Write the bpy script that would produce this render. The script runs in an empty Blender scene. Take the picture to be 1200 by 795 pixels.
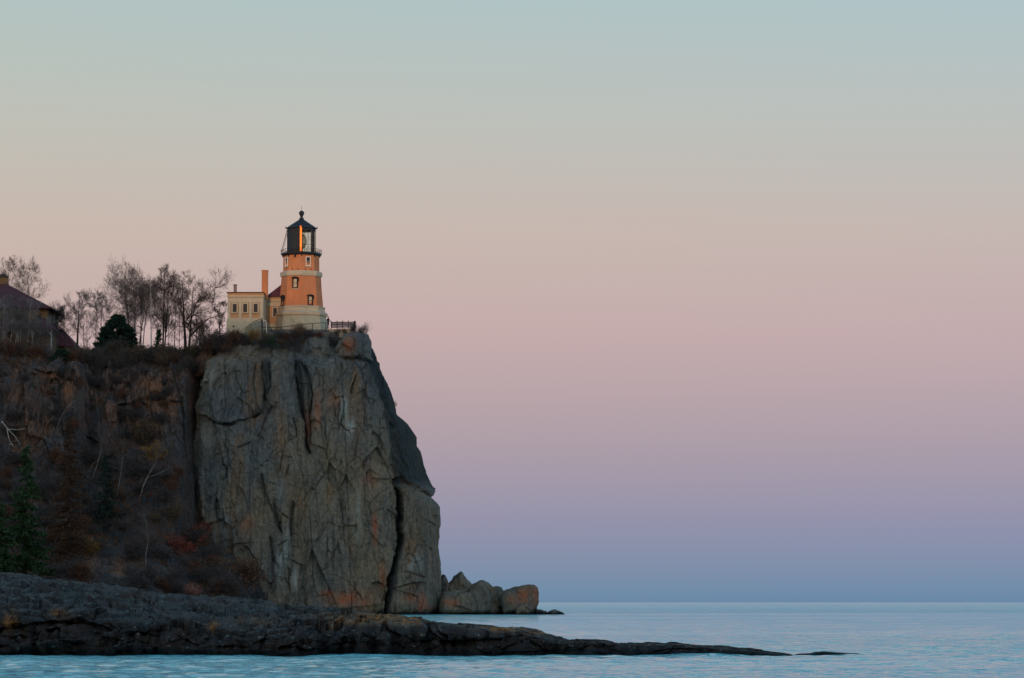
import bpy, math, random
import numpy as np
from mathutils import Vector, Matrix
R = math.radians
scene = bpy.context.scene
COL = scene.collection

# ------------------------------------------------------------------ camera, sky, sun, exposure
FPX, HCAM = 3762.0, 1.7
PITCH = math.atan(308.5/FPX)
cd = bpy.data.cameras.new('camera'); cam = bpy.data.objects.new('camera', cd); COL.objects.link(cam)
cd.sensor_width = 36.0; cd.lens = FPX/1200*36.0; cd.clip_start = 0.5; cd.clip_end = 200000
cam.location = (0, 0, HCAM); cam.rotation_euler = (math.pi/2 + PITCH, 0, 0)
scene.camera = cam

WEST_GAIN = 2.6
SUN_EL, SUN_AZ = 5.0, -4.0            # the last light comes from behind the camera, a little to its left
world = bpy.data.worlds.new('World'); scene.world = world; world.use_nodes = True
def srgb(r, g, b):
    f = lambda c: (c/255/12.92) if c/255 <= .04045 else ((c/255+.055)/1.055)**2.4
    return (f(r), f(g), f(b), 1)
def build_world():
    nt = world.node_tree; nt.nodes.clear(); N = nt.nodes.new; L = nt.links.new
    out = N('ShaderNodeOutputWorld'); bg = N('ShaderNodeBackground'); L(bg.outputs[0], out.inputs[0])
    tc = N('ShaderNodeTexCoord'); sp = N('ShaderNodeSeparateXYZ'); L(tc.outputs['Generated'], sp.inputs[0])
    def ramp(stops):
        m = N('ShaderNodeMapRange'); m.inputs[1].default_value = -0.02; m.inputs[2].default_value = 1.0
        p = N('ShaderNodeMath'); p.operation = 'POWER'; p.inputs[1].default_value = 0.5; p.use_clamp = True
        L(sp.outputs['Z'], m.inputs[0]); L(m.outputs[0], p.inputs[0])
        r = N('ShaderNodeValToRGB'); e = r.color_ramp.elements
        while len(e) < len(stops): e.new(0.5)
        for el, (z, c) in zip(e, stops):
            el.position = ((z+0.02)/1.02)**0.5; el.color = c
        L(p.outputs[0], r.inputs[0]); return r
    d = lambda deg: math.sin(R(deg))
    # elevation in degrees -> colour: the blue earth shadow, the pink belt of Venus, then grey-teal
    py = lambda y: math.sin(PITCH + math.atan((397.5-y)/FPX))
    east = ramp([(py(706), srgb(104,135,166)), (py(690), srgb(113,140,168)), (py(610), srgb(146,145,170)), (py(510), srgb(173,157,167)),
                 (py(390), srgb(195,170,171)), (py(270), srgb(198,182,175)), (py(140), srgb(188,191,186)), (py(0), srgb(175,194,196)),
                 (d(13.5), srgb(164,203,214)), (d(20), srgb(150,208,230)), (d(34), srgb(108,172,210)), (d(60), srgb(88,142,190)), (d(90), srgb(84,128,178))])
    west = ramp([(d(-1), srgb(235,160,95)), (d(3), srgb(240,178,120)), (d(8), srgb(235,200,160)), (d(16), srgb(205,205,195)),
                 (d(30), srgb(150,186,205)), (d(60), srgb(100,150,192)), (d(90), srgb(84,128,178))])
    side = N('ShaderNodeMapRange'); side.interpolation_type = 'SMOOTHSTEP'
    side.inputs[1].default_value = 0.55; side.inputs[2].default_value = -0.75
    L(sp.outputs['Y'], side.inputs[0])
    gain = N('ShaderNodeMapRange'); gain.inputs[1].default_value = 0; gain.inputs[2].default_value = .8; gain.inputs[3].default_value = WEST_GAIN; gain.inputs[4].default_value = 1.0   # the sunset side is the brighter half of the sky
    L(sp.outputs['Z'], gain.inputs[0]); wg = N('ShaderNodeMix'); wg.data_type = 'RGBA'; wg.blend_type = 'MULTIPLY'; wg.inputs[0].default_value = 1
    L(west.outputs[0], wg.inputs[6]); L(gain.outputs[0], wg.inputs[7])
    mx = N('ShaderNodeMix'); mx.data_type = 'RGBA'; L(side.outputs[0], mx.inputs[0]); L(east.outputs[0], mx.inputs[6]); L(wg.outputs[2], mx.inputs[7])
    # the low sun's own sky scattered in on top of the twilight colours
    sky = N('ShaderNodeTexSky'); sky.sky_type = 'NISHITA'; sky.sun_disc = False
    sky.sun_elevation = R(SUN_EL); sky.sun_rotation = R(180 - SUN_AZ)
    g = N('ShaderNodeMix'); g.data_type = 'RGBA'; g.blend_type = 'ADD'; g.inputs[0].default_value = 0.002
    # the pink is warmer towards the land (north) than over the open lake
    az = N('ShaderNodeMapRange'); az.inputs[1].default_value = -.17; az.inputs[2].default_value = .17; L(sp.outputs['X'], az.inputs[0])
    tint = N('ShaderNodeMix'); tint.data_type = 'RGBA'; tint.inputs[6].default_value = (1.025, 1.0, .955, 1); tint.inputs[7].default_value = (.985, 1.0, 1.03, 1); L(az.outputs[0], tint.inputs[0])
    mt = N('ShaderNodeMix'); mt.data_type = 'RGBA'; mt.blend_type = 'MULTIPLY'; mt.inputs[0].default_value = 1; L(mx.outputs[2], mt.inputs[6]); L(tint.outputs[2], mt.inputs[7])
    L(mt.outputs[2], g.inputs[6]); L(sky.outputs[0], g.inputs[7])
    L(g.outputs[2], bg.inputs[0]); bg.inputs[1].default_value = 1.0
build_world()
sd = bpy.data.lights.new('sun', 'SUN'); sun = bpy.data.objects.new('sun', sd); COL.objects.link(sun)
sd.energy = 1.9; sd.angle = R(0.7); sd.color = (1.0, 0.52, 0.30)
sdir = Vector((math.sin(R(SUN_AZ))*math.cos(R(SUN_EL)), -math.cos(R(SUN_AZ))*math.cos(R(SUN_EL)), math.sin(R(SUN_EL))))   # towards the sun
sun.rotation_euler = sdir.to_track_quat('Z', 'Y').to_euler(); sun.location = (-30, -100, 160)
vs = scene.view_settings; vs.view_transform = 'Standard'; vs.look = 'None'; vs.exposure = 0; vs.gamma = 1; vs.use_curve_mapping = False
scene.cycles.max_bounces = 6; scene.cycles.transparent_max_bounces = 12

# ------------------------------------------------------------------ helpers
CP, SP = math.cos(PITCH), math.sin(PITCH)
def P(px, py, Y):
    """the point at distance Y that the photo shows at (px, py)"""
    dx, dy = px-600.0, 397.5-py
    vy, vz = FPX*CP - dy*SP, FPX*SP + dy*CP
    return Vector((dx*Y/vy, Y, HCAM + vz*Y/vy))
def Zp(py, Y): return P(600, py, Y).z
def Xp(px, Y, py=400): return P(px, py, Y).x
def pix(x, y, z):
    z = z-HCAM; f = y*CP + z*SP; u = -y*SP + z*CP
    return 600 + FPX*x/f, 397.5 - FPX*u/f
def S(Y): return FPX/Y
_M = np.uint32
def _hash(ix, iy, iz, seed):
    h = (ix.astype(np.int64)*374761393 + iy.astype(np.int64)*668265263 + iz.astype(np.int64)*1274126177 + seed*974634777) & 0xffffffff
    h = ((h ^ (h >> 13))*1274126177) & 0xffffffff
    h = ((h ^ (h >> 16))*2246822519) & 0xffffffff
    return (h ^ (h >> 15)) & 0xffffffff
def pnoise(p, seed=0):
    """value-gradient noise, about -1..1"""
    i = np.floor(p).astype(np.int64); f = p - i
    w = f*f*f*(f*(f*6-15)+10); r = np.zeros(len(p))
    for a in (0, 1):
        for b in (0, 1):
            for c in (0, 1):
                h = _hash(i[:,0]+a, i[:,1]+b, i[:,2]+c, seed)
                gx = ((h & 1023)/511.5-1); gy = (((h >> 10) & 1023)/511.5-1); gz = (((h >> 20) & 1023)/511.5-1)
                d = gx*(f[:,0]-a)+gy*(f[:,1]-b)+gz*(f[:,2]-c)
                r += d*(w[:,0] if a else 1-w[:,0])*(w[:,1] if b else 1-w[:,1])*(w[:,2] if c else 1-w[:,2])
    return r*1.3
def fbm(p, seed=0, octv=4, gain=.5, lac=2.03):
    r = np.zeros(len(p)); a = 1.0
    for o in range(octv):
        r += a*pnoise(p, seed+o*17); p = p*lac + 3.7; a *= gain
    return r
def worley(p, seed=0):
    """F1, F2, a random number per cell and the offset from the cell's point"""
    i = np.floor(p).astype(np.int64); n = len(p)
    f1 = np.full(n, 9.0); f2 = np.full(n, 9.0); cid = np.zeros(n, dtype=np.int64); off = np.zeros((n, 3))
    for a in (-1, 0, 1):
        for b in (-1, 0, 1):
            for c in (-1, 0, 1):
                h = _hash(i[:,0]+a, i[:,1]+b, i[:,2]+c, seed)
                q = np.stack([i[:,0]+a+(h & 1023)/1023*.9+.05, i[:,1]+b+((h >> 10) & 1023)/1023*.9+.05, i[:,2]+c+((h >> 20) & 1023)/1023*.9+.05], 1)
                dv = p-q; d = np.sqrt((dv*dv).sum(1))
                m = d < f1
                f2 = np.where(m, f1, np.minimum(f2, d))
                cid = np.where(m, h, cid); off[m] = dv[m]; f1 = np.where(m, d, f1)
    hh = _hash(cid, cid >> 7, cid >> 3, seed+5)
    return f1, f2, (hh & 65535)/65535.0, ((hh >> 16) & 65535)/65535.0, off
def sstep(a, b, x):
    t = np.clip((x-a)/(b-a), 0, 1); return t*t*(3-2*t)
def blocks(p, size, seed, step=1.0, tilt=.5, crack=.35, cw=.06, warp=.09):
    """jointed rock: flat-faced blocks set in and out, with dark joints between; size = (x, y, z) of a block"""
    s = np.array(size); wob = np.stack([fbm(p/(s*1.3), seed+90+k, 2) for k in range(3)], 1)*warp
    f1, f2, r1, r2, off = worley(p/s + wob, seed)
    d = (r1-.5)*2*step + (off[:,0]*(r2-.5) + off[:,2]*(r1-.5))*2*tilt
    return d - crack*(1-sstep(0, cw, f2-f1)), f2-f1, r2

def columns(p, w, h, seed, step, crack=.1, cw=.06, tilt=.3):
    """upright joint-bounded blocks of rock: square-edged steps in and out"""
    q = np.stack([p[:, 0], p[:, 1], p[:, 2]], 1)
    x = (p[:, 0]+.45*p[:, 1])/w + fbm(q*np.array([.5, .5, .16])/w, seed, 3)*.17
    i = np.floor(x); fx = x-i; ri = _hash(i.astype(np.int64), i.astype(np.int64)*0, i.astype(np.int64)*0+3, seed)/4294967295.0
    z = p[:, 2]/h*(.7+.8*ri) + ri*9 + fbm(q*np.array([.4, .4, .3])/w, seed+7, 3)*.12 + (ri-.5)*fx*.5
    j = np.floor(z); fz = z-j; hh = _hash(i.astype(np.int64), j.astype(np.int64), i.astype(np.int64)*0+7, seed)
    r1, r2 = (hh & 65535)/65535.0, ((hh >> 16) & 65535)/65535.0
    d = (r1-.5)*2*step + (fx-.5)*(r2-.5)*2*step*tilt*2 - (fz-.5)*(r1-.2)*step*tilt
    ex = np.minimum(fx, 1-fx)*w; ez = np.minimum(fz, 1-fz)*h
    return d - crack*(r2 > .35)*(1-sstep(0, cw*w, ex)) - crack*.6*(r1 > .5)*(1-sstep(0, cw*w, ez))
def origin(o):
    v = Vector((0, 0, 0))
    while o is not None: v = v + o.location; o = o.parent
    return v
def link_mesh(name, me, mats, parent=None, label=None):
    if not isinstance(mats, (list, tuple)): mats = [mats]
    for m in mats: me.materials.append(m)
    o = bpy.data.objects.new(name, me); COL.objects.link(o)
    if parent is not None:
        o.parent = parent
        me.transform(Matrix.Translation(-origin(parent)))
    if label: o['label'] = label
    return o
def np_mesh(name, v, f, smooth=False):
    me = bpy.data.meshes.new(name)
    v = np.asarray(v, dtype=np.float32); f = np.asarray(f, dtype=np.int32)
    k = f.shape[1]
    me.vertices.add(len(v)); me.vertices.foreach_set('co', v.ravel())
    me.loops.add(f.size); me.loops.foreach_set('vertex_index', f.ravel())
    me.polygons.add(len(f)); me.polygons.foreach_set('loop_start', np.arange(len(f), dtype=np.int32)*k)
    try: me.polygons.foreach_set('loop_total', np.full(len(f), k, dtype=np.int32))
    except Exception: pass
    me.update(calc_edges=True); me.validate()
    if smooth: me.polygons.foreach_set('use_smooth', np.ones(len(me.polygons), dtype=bool))
    return me
def grid_faces(nr, nc, wrap=False):
    r, c = np.meshgrid(np.arange(nr-1), np.arange(nc if wrap else nc-1), indexing='ij')
    c2 = (c+1) % nc
    return np.stack([r*nc+c, r*nc+c2, (r+1)*nc+c2, (r+1)*nc+c], -1).reshape(-1, 4)
def set_attr(me, name, arr):
    a = me.attributes.new(name, 'FLOAT', 'POINT'); a.data.foreach_set('value', np.asarray(arr, dtype=np.float32))

class MB:
    """collects shapes into ONE mesh"""
    def __init__(s): s.v = []; s.f = []
    def add(s, vs, fs):
        k = len(s.v); s.v += [tuple(x) for x in vs]; s.f += [tuple(i+k for i in f) for f in fs]
    def box(s, x0, x1, y0, y1, z0, z1, M=None):
        vs = [Vector((x, y, z)) for z in (z0, z1) for y in (y0, y1) for x in (x0, x1)]
        if M is not None: vs = [M @ v for v in vs]
        s.add(vs, [(0,2,3,1),(4,5,7,6),(0,1,5,4),(2,6,7,3),(0,4,6,2),(1,3,7,5)])
    def loft(s, rings, caps=True, closed=True):
        n = len(rings[0]); k = len(s.v)
        for r in rings: s.v += [tuple(x) for x in r]
        for a in range(len(rings)-1):
            for i in range(n if closed else n-1):
                j = (i+1) % n
                s.f.append((k+a*n+i, k+a*n+j, k+(a+1)*n+j, k+(a+1)*n+i))
        if caps:
            s.f.append(tuple(k+i for i in reversed(range(n)))); s.f.append(tuple(k+(len(rings)-1)*n+i for i in range(n)))
    def tube(s, pts, rad, n=6):
        pts = [Vector(p) for p in pts]
        if not isinstance(rad, (list, tuple)): rad = [rad]*len(pts)
        rings = []; t0 = None
        for i, p in enumerate(pts):
            t = (pts[min(i+1, len(pts)-1)]-pts[max(i-1, 0)]).normalized()
            u = t.cross(Vector((0.31, 0.95, 0.11)));
            if u.length < .05: u = t.cross(Vector((1, 0, 0)))
            u.normalize(); w = t.cross(u)
            rings.append([p + (u*math.cos(2*math.pi*a/n) + w*math.sin(2*math.pi*a/n))*rad[i] for a in range(n)])
        s.loft(rings)
    def lathe(s, c, prof, n=24):
        s.loft([[(c[0]+r*math.cos(2*math.pi*a/n), c[1]+r*math.sin(2*math.pi*a/n), z) for a in range(n)] for r, z in prof])
    def prism(s, poly, d):
        """polygon of 3D points pushed along d"""
        d = Vector(d); a = [Vector(p) for p in poly]; s.loft([a, [p+d for p in a]])
    def build(s, name, m, parent=None, label=None, smooth=False):
        me = bpy.data.meshes.new(name); me.from_pydata(s.v, [], s.f); me.update()
        import bmesh
        bm = bmesh.new(); bm.from_mesh(me); bmesh.ops.recalc_face_normals(bm, faces=bm.faces); bm.to_mesh(me); bm.free()
        if smooth: me.polygons.foreach_set('use_smooth', np.ones(len(me.polygons), dtype=bool))
        return link_mesh(name, me, m, parent, label)
def tag(o, label, cat, group=None, kind=None):
    o['label'] = label; o['category'] = cat
    if group: o['group'] = group
    if kind: o['kind'] = kind
    return o
def thing(name, label, cat, loc, group=None):
    o = bpy.data.objects.new(name, None); COL.objects.link(o); o.location = loc; o.empty_display_size = .3
    return tag(o, label, cat, group)
def struct(o): o['kind'] = 'structure'; return o
def copy_thing(root, loc, rz, sc, label=None, group=None):
    c = root.copy(); COL.objects.link(c); c.location = loc; c.rotation_euler = (0, 0, rz)
    c.scale = (sc, sc, sc) if not isinstance(sc, tuple) else sc
    if label: c['label'] = label
    if group: c['group'] = group
    for ch in [o for o in root.children]:
        d = ch.copy(); COL.objects.link(d); d.parent = c
        for g in ch.children:
            e = g.copy(); COL.objects.link(e); e.parent = d
    return c

# ------------------------------------------------------------------ materials
class MT:
    def __init__(s, name, rough=.9, spec=.25):
        s.m = bpy.data.materials.new(name); s.m.use_nodes = True; s.nt = s.m.node_tree
        s.b = s.nt.nodes['Principled BSDF']; s.b.inputs['Roughness'].default_value = rough
        s.b.inputs['Specular IOR Level'].default_value = spec
        s.g = s.nt.nodes.new('ShaderNodeNewGeometry')
    def N(s, t): return s.nt.nodes.new(t)
    def L(s, a, b): s.nt.links.new(a, b)
    def coords(s, scale=(1, 1, 1)):
        m = s.N('ShaderNodeMapping'); m.inputs['Scale'].default_value = scale; s.L(s.g.outputs['Position'], m.inputs[0]); return m.outputs[0]
    def noise(s, scale, detail=4, vec=(1, 1, 1), rough=.6, dist=0):
        n = s.N('ShaderNodeTexNoise'); n.inputs['Scale'].default_value = scale; n.inputs['Detail'].default_value = detail
        n.inputs['Roughness'].default_value = rough; n.inputs['Distortion'].default_value = dist; s.L(s.coords(vec), n.inputs['Vector']); return n.outputs['Fac']
    def voro(s, scale, vec=(1, 1, 1), feat='F1'):
        n = s.N('ShaderNodeTexVoronoi'); n.feature = feat; n.inputs['Scale'].default_value = scale; s.L(s.coords(vec), n.inputs['Vector']); return n
    def ramp(s, fac, stops, interp='LINEAR'):
        r = s.N('ShaderNodeValToRGB'); r.color_ramp.interpolation = interp; e = r.color_ramp.elements
        while len(e) < len(stops): e.new(.5)
        for el, (p, c) in zip(e, stops):
            el.position = p; el.color = (c if len(c) == 4 else (*c, 1)) if isinstance(c, tuple) else (c, c, c, 1)
        s.L(fac, r.inputs[0]); return r.outputs[0]
    def mix(s, fac, a, b, mode='MIX'):
        m = s.N('ShaderNodeMix'); m.data_type = 'RGBA'; m.blend_type = mode
        for sock, v in ((m.inputs[0], fac), (m.inputs[6], a), (m.inputs[7], b)):
            if isinstance(v, (int, float)): sock.default_value = v if sock == m.inputs[0] else (v, v, v, 1)
            elif isinstance(v, tuple): sock.default_value = v if len(v) == 4 else (*v, 1)
            else: s.L(v, sock)
        return m.outputs[2]
    def math(s, op, a, b=None):
        m = s.N('ShaderNodeMath'); m.operation = op
        for k, v in enumerate((a, b)):
            if v is None: continue
            if isinstance(v, (int, float)): m.inputs[k].default_value = v
            else: s.L(v, m.inputs[k])
        return m.outputs[0]
    def attr(s, name):
        a = s.N('ShaderNodeAttribute'); a.attribute_name = name; return a.outputs['Fac']
    def island(s): return s.g.outputs['Random Per Island']
    def color(s, c):
        if isinstance(c, tuple): s.b.inputs['Base Color'].default_value = c if len(c) == 4 else (*c, 1)
        else: s.L(c, s.b.inputs['Base Color'])
        return s
    def bump(s, h, dist=.1, strength=1.0):
        b = s.N('ShaderNodeBump'); b.inputs['Distance'].default_value = dist; b.inputs['Strength'].default_value = strength
        s.L(h, b.inputs['Height']); s.L(b.outputs[0], s.b.inputs['Normal']); return s
def simple(name, c, rough=.85, var=.25, scale=1.5, vec=(1, 1, 1), spec=.25, bump=0, metal=0, island=0.0):
    t = MT(name, rough, spec)
    k = t.ramp(t.noise(scale, 5, vec), [(.3, tuple(x*(1-var) for x in c)), (.7, tuple(min(1, x*(1+var)) for x in c))])
    if island:
        r = t.ramp(t.island(), [(0, 1-island), (1, 1+island*.0+0.0)])
        k = t.mix(1.0, k, r, 'MULTIPLY')
    t.color(k); t.b.inputs['Metallic'].default_value = metal
    if bump: t.bump(t.noise(scale*6, 4, vec), bump)
    return t.m
rng = random.Random(11); nrg = np.random.default_rng(7)
I = lambda x, pts: np.interp(x, [p[0] for p in pts], [p[1] for p in pts])
def dpoly(px, py, poly):
    """distance in photo pixels to a broken line, and how far along it"""
    best = np.full(len(px), 1e9); along = np.zeros(len(px)); n = len(poly)-1
    for k in range(n):
        (ax, ay), (bx, by) = poly[k], poly[k+1]
        ux, uy = bx-ax, by-ay; l2 = ux*ux+uy*uy
        t = np.clip(((px-ax)*ux+(py-ay)*uy)/l2, 0, 1)
        d = np.hypot(px-ax-t*ux, py-ay-t*uy)
        m = d < best; best = np.where(m, d, best); along = np.where(m, (k+t)/n, along)
    return best, along
def spot(px, py, cx, cy, rx, ry):
    return np.exp(-(((px-cx)/rx)**2+((py-cy)/ry)**2)*1.4)

# ---- lake: one sheet to the horizon
def mat_water():
    t = MT('lake_water', .05, .5); t.b.inputs['IOR'].default_value = 1.333
    t.color((.17, .54, .58))
    a = t.noise(1.6, 3, (.7, 1, 1), .6); b = t.noise(5, 3, (.7, 1, 1), .6)
    c = t.noise(.32, 3, (.6, 1, 1), .6); patch = t.ramp(t.noise(.012, 4, (.35, 1, 1), .6), [(.38, .35), (.6, 1.25)])
    h = t.math('ADD', t.math('ADD', a, t.math('MULTIPLY', b, .35)), t.math('MULTIPLY', c, 1.6))
    t.bump(t.math('MULTIPLY', h, patch), .34); return t.m
water_m = mat_water()
def build_lake():
    # rings round the viewpoint, closest together where the ripples show largest; real ripples out to a few kilometres
    rr = [60.0]
    while rr[-1] < 3000: rr.append(rr[-1]+.17*(rr[-1]/100)**1.5)
    rr = np.concatenate([[.02, 5, 20, 40], rr, np.geomspace(3300, 90000, 24)])
    an = np.concatenate([np.linspace(-180, -24, 40, endpoint=False), np.linspace(-24, -11, 110, endpoint=False), np.linspace(-11, 11, 400, endpoint=False), np.linspace(11, 24, 110, endpoint=False), np.linspace(24, 180, 40, endpoint=False)])
    r, a = np.meshgrid(rr, np.radians(an), indexing='ij'); x, y = r*np.sin(a), r*np.cos(a); z = np.zeros_like(x)
    dr = np.gradient(rr)[:, None]; g = np.random.default_rng(4)
    big = pnoise(np.stack([x.ravel()/38, y.ravel()/60, x.ravel()*0], 1), 3).reshape(x.shape)
    big2 = pnoise(np.stack([x.ravel()/11, y.ravel()/17, x.ravel()*0+5], 1), 4).reshape(x.shape)
    for k in range(64):
        wl = .34*(7/.34)**((k+.5)/64); th = g.normal()*.75+.5; kx, ky = math.sin(th)*2*math.pi/wl, math.cos(th)*2*math.pi/wl
        amp = WAVE*wl/(2*math.pi)*math.sqrt(2/64)*(1.1 if wl < 1.8 else (.6 if wl < 3 else .42))
        ph = g.uniform(0, 6.28); fade = 1-sstep(wl*.22, wl*.42, dr)
        z += amp*fade*np.cos(kx*x+ky*y+ph+1.3*(big2 if k % 2 else big))*(1+.4*big)
    z *= (1-sstep(15, 23, np.abs(an)))[None]*sstep(58, 70, rr)[:, None]
    v = np.stack([x, y, z], -1).reshape(-1, 3)
    o = link_mesh('lake', np_mesh('lake', v, grid_faces(len(rr), len(an), True), True), water_m); struct(o)
WAVE = .10
build_lake()

# ---- unseen ridge added behind the camera to shade the cliff but not the tower
def build_shade_ridge():
    xs = np.linspace(-900, 900, 181); prof = [(-6, -.6), (-14, 1.0), (-30, 3), (-70, 22), (-130, 62), (-200, 95), (-250, 103.3), (-320, 96), (-480, 60), (-700, 20), (-760, -2)]
    v = []
    for y, z in prof:
        for x in xs: v.append((x, y, z))
    v = np.array(v, dtype=float); v[:, 2] += fbm(v/90, 5, 4)*1.6*sstep(2, 40, v[:, 2]) + 12*(1-sstep(-112, -92, v[:, 0]))*sstep(50, 95, v[:, 2])  # crest raised at one end so the added ridge also shades the house
    m = simple('shade_ridge_ground', (.06, .06, .04), var=.5, scale=.05)
    struct(link_mesh('shade_ridge', np_mesh('shade_ridge', v, grid_faces(len(prof), len(xs)), True), m))
build_shade_ridge()

# ---- rock materials
def mat_cliff():
    t = MT('cliff_rock', .95, .06)
    base = t.ramp(t.noise(.22, 6, (1, 1, .45), .7, .2), [(.28, (.108, .114, .115)), (.45, (.170, .168, .155)), (.6, (.225, .212, .175)), (.75, (.21, .165, .125))])
    hue = t.ramp(t.noise(.09, 4, (1, 1, .5), .6), [(.36, (.74, .84, .98)), (.5, (1.02, .97, .92)), (.62, (1.15, 1.0, .80))])
    base = t.mix(1.0, base, hue, 'MULTIPLY')
    brown = t.ramp(t.noise(.5, 5, (1, 1, .3), .7), [(.56, 0.), (.70, .45)])
    base = t.mix(brown, base, (.15, .09, .06))
    ochre = t.ramp(t.noise(.35, 5, (1, 1, .14), .65, .2), [(.54, 0.), (.70, .55)])
    c = t.mix(ochre, base, (.27, .15, .07))
    pale = t.ramp(t.noise(.8, 5, (1, 1, .3), .65, .3), [(.58, 0.), (.7, .5)])
    c = t.mix(pale, c, (.24, .27, .27))
    streak = t.ramp(t.noise(.9, 4, (1, 1, .09), .65, .15), [(.54, 0.), (.68, .6)])
    c = t.mix(streak, c, (.045, .05, .05))
    fine = t.ramp(t.noise(2.4, 9, (1, 1, .75), .8), [(.32, .48), (.5, .95), (.68, 1.42)])
    c = t.mix(1.0, c, fine, 'MULTIPLY')
    vn = t.voro(.36, (1, 1, .42), 'DISTANCE_TO_EDGE'); c = t.mix(t.math('MULTIPLY', t.ramp(vn.outputs['Distance'], [(0, 1.), (.022, 0.)]), t.ramp(t.noise(.5, 3), [(.45, 0.), (.62, .5)])), c, (.03, .034, .036))
    c = t.mix(t.math('MULTIPLY', t.attr('lakeside_tone'), t.ramp(t.noise(.7, 6, (1, 1, .3), .7), [(.3, 1.), (.7, .7)])), c, (.019, .031, .037))
    c = t.mix(t.attr('stain'), c, (.022, .027, .03))
    ln = t.ramp(t.noise(1.1, 5, (1, 1, .5), .7, .6), [(.3, .15), (.62, 1.0)])
    c = t.mix(t.math('MULTIPLY', t.attr('lichen'), ln), c, (.52, .13, .04))
    c = t.mix(t.math('MULTIPLY', t.attr('pale'), t.ramp(t.noise(1.6, 4, (1, 1, .2)), [(.35, 0.), (.6, 1.)])), c, (.42, .47, .46))
    c = t.mix(t.attr('wet'), c, (.016, .02, .022))
    t.color(c)
    h = t.math('ADD', t.noise(2.2, 8, (1, 1, .6), .75), t.math('MULTIPLY', t.noise(9, 5, (1, 1, .8), .7), .3))
    t.bump(h, .55); return t.m
def mat_hillrock():
    t = MT('hillside_rock', .95, .15)
    base = t.ramp(t.noise(.25, 6, (1, 1, .3), .7, .15), [(.3, (.05, .056, .066)), (.45, (.085, .078, .078)), (.57, (.165, .09, .06)), (.75, (.10, .10, .10))])
    c = t.mix(t.ramp(t.noise(.8, 5, (1, 1, .12), .6), [(.5, 0.), (.66, .8)]), base, (.026, .027, .03))
    c = t.mix(1.0, c, t.ramp(t.noise(3.5, 6, (1, 1, .5), .7), [(.32, .45), (.68, 1.45)]), 'MULTIPLY')
    c = t.mix(t.attr('soil'), c, t.ramp(t.noise(.45, 6), [(.35, (.03, .038, .046)), (.55, (.058, .052, .050)), (.7, (.06, .064, .06))]))
    c = t.mix(t.attr('lichen'), c, (.36, .15, .06))
    t.color(c); t.bump(t.noise(2.5, 8, (1, 1, .4), .7), .4); return t.m
def mat_ledge():
    t = MT('ledge_rock', .85, .3)
    base = t.ramp(t.noise(.9, 7, (1, .6, 1), .7, .5), [(.3, (.026, .02, .018)), (.47, (.056, .037, .028)), (.62, (.088, .064, .049)), (.78, (.13, .118, .098))])
    rust = t.ramp(t.noise(1.3, 5, (1, .6, 1), .65, .5), [(.46, 0.), (.62, .75)])
    c = t.mix(rust, base, (.095, .045, .03))
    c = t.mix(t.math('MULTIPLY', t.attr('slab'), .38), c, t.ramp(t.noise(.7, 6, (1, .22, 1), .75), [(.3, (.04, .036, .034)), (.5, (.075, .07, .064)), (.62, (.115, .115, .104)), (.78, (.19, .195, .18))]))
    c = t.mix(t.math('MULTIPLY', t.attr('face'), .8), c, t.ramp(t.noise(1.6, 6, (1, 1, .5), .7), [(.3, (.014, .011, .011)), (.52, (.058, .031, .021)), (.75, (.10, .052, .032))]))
    ln = t.ramp(t.noise(3.2, 5, (1, .3, 1), .8), [(.45, 0.), (.5, 1.)])
    c = t.mix(t.math('MULTIPLY', t.attr('lichen'), ln), c, (.62, .22, .035))
    pale = t.ramp(t.noise(4.2, 4, (1, .6, 1.4), .7), [(.60, 0.), (.66, .85)])
    c = t.mix(pale, c, (.27, .28, .265))
    c = t.mix(1.0, c, t.ramp(t.noise(4, 8, (1, .12, 1), .75), [(.34, .38), (.5, .76), (.66, 1.25)]), 'MULTIPLY')
    c = t.mix(t.attr('wet'), c, (.008, .009, .01))
    t.color(c); t.bump(t.noise(6, 8, (1, .35, 1.2), .75), .2); return t.m
cliff_m, hill_m, ledge_m = mat_cliff(), mat_hillrock(), mat_ledge()

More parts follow.
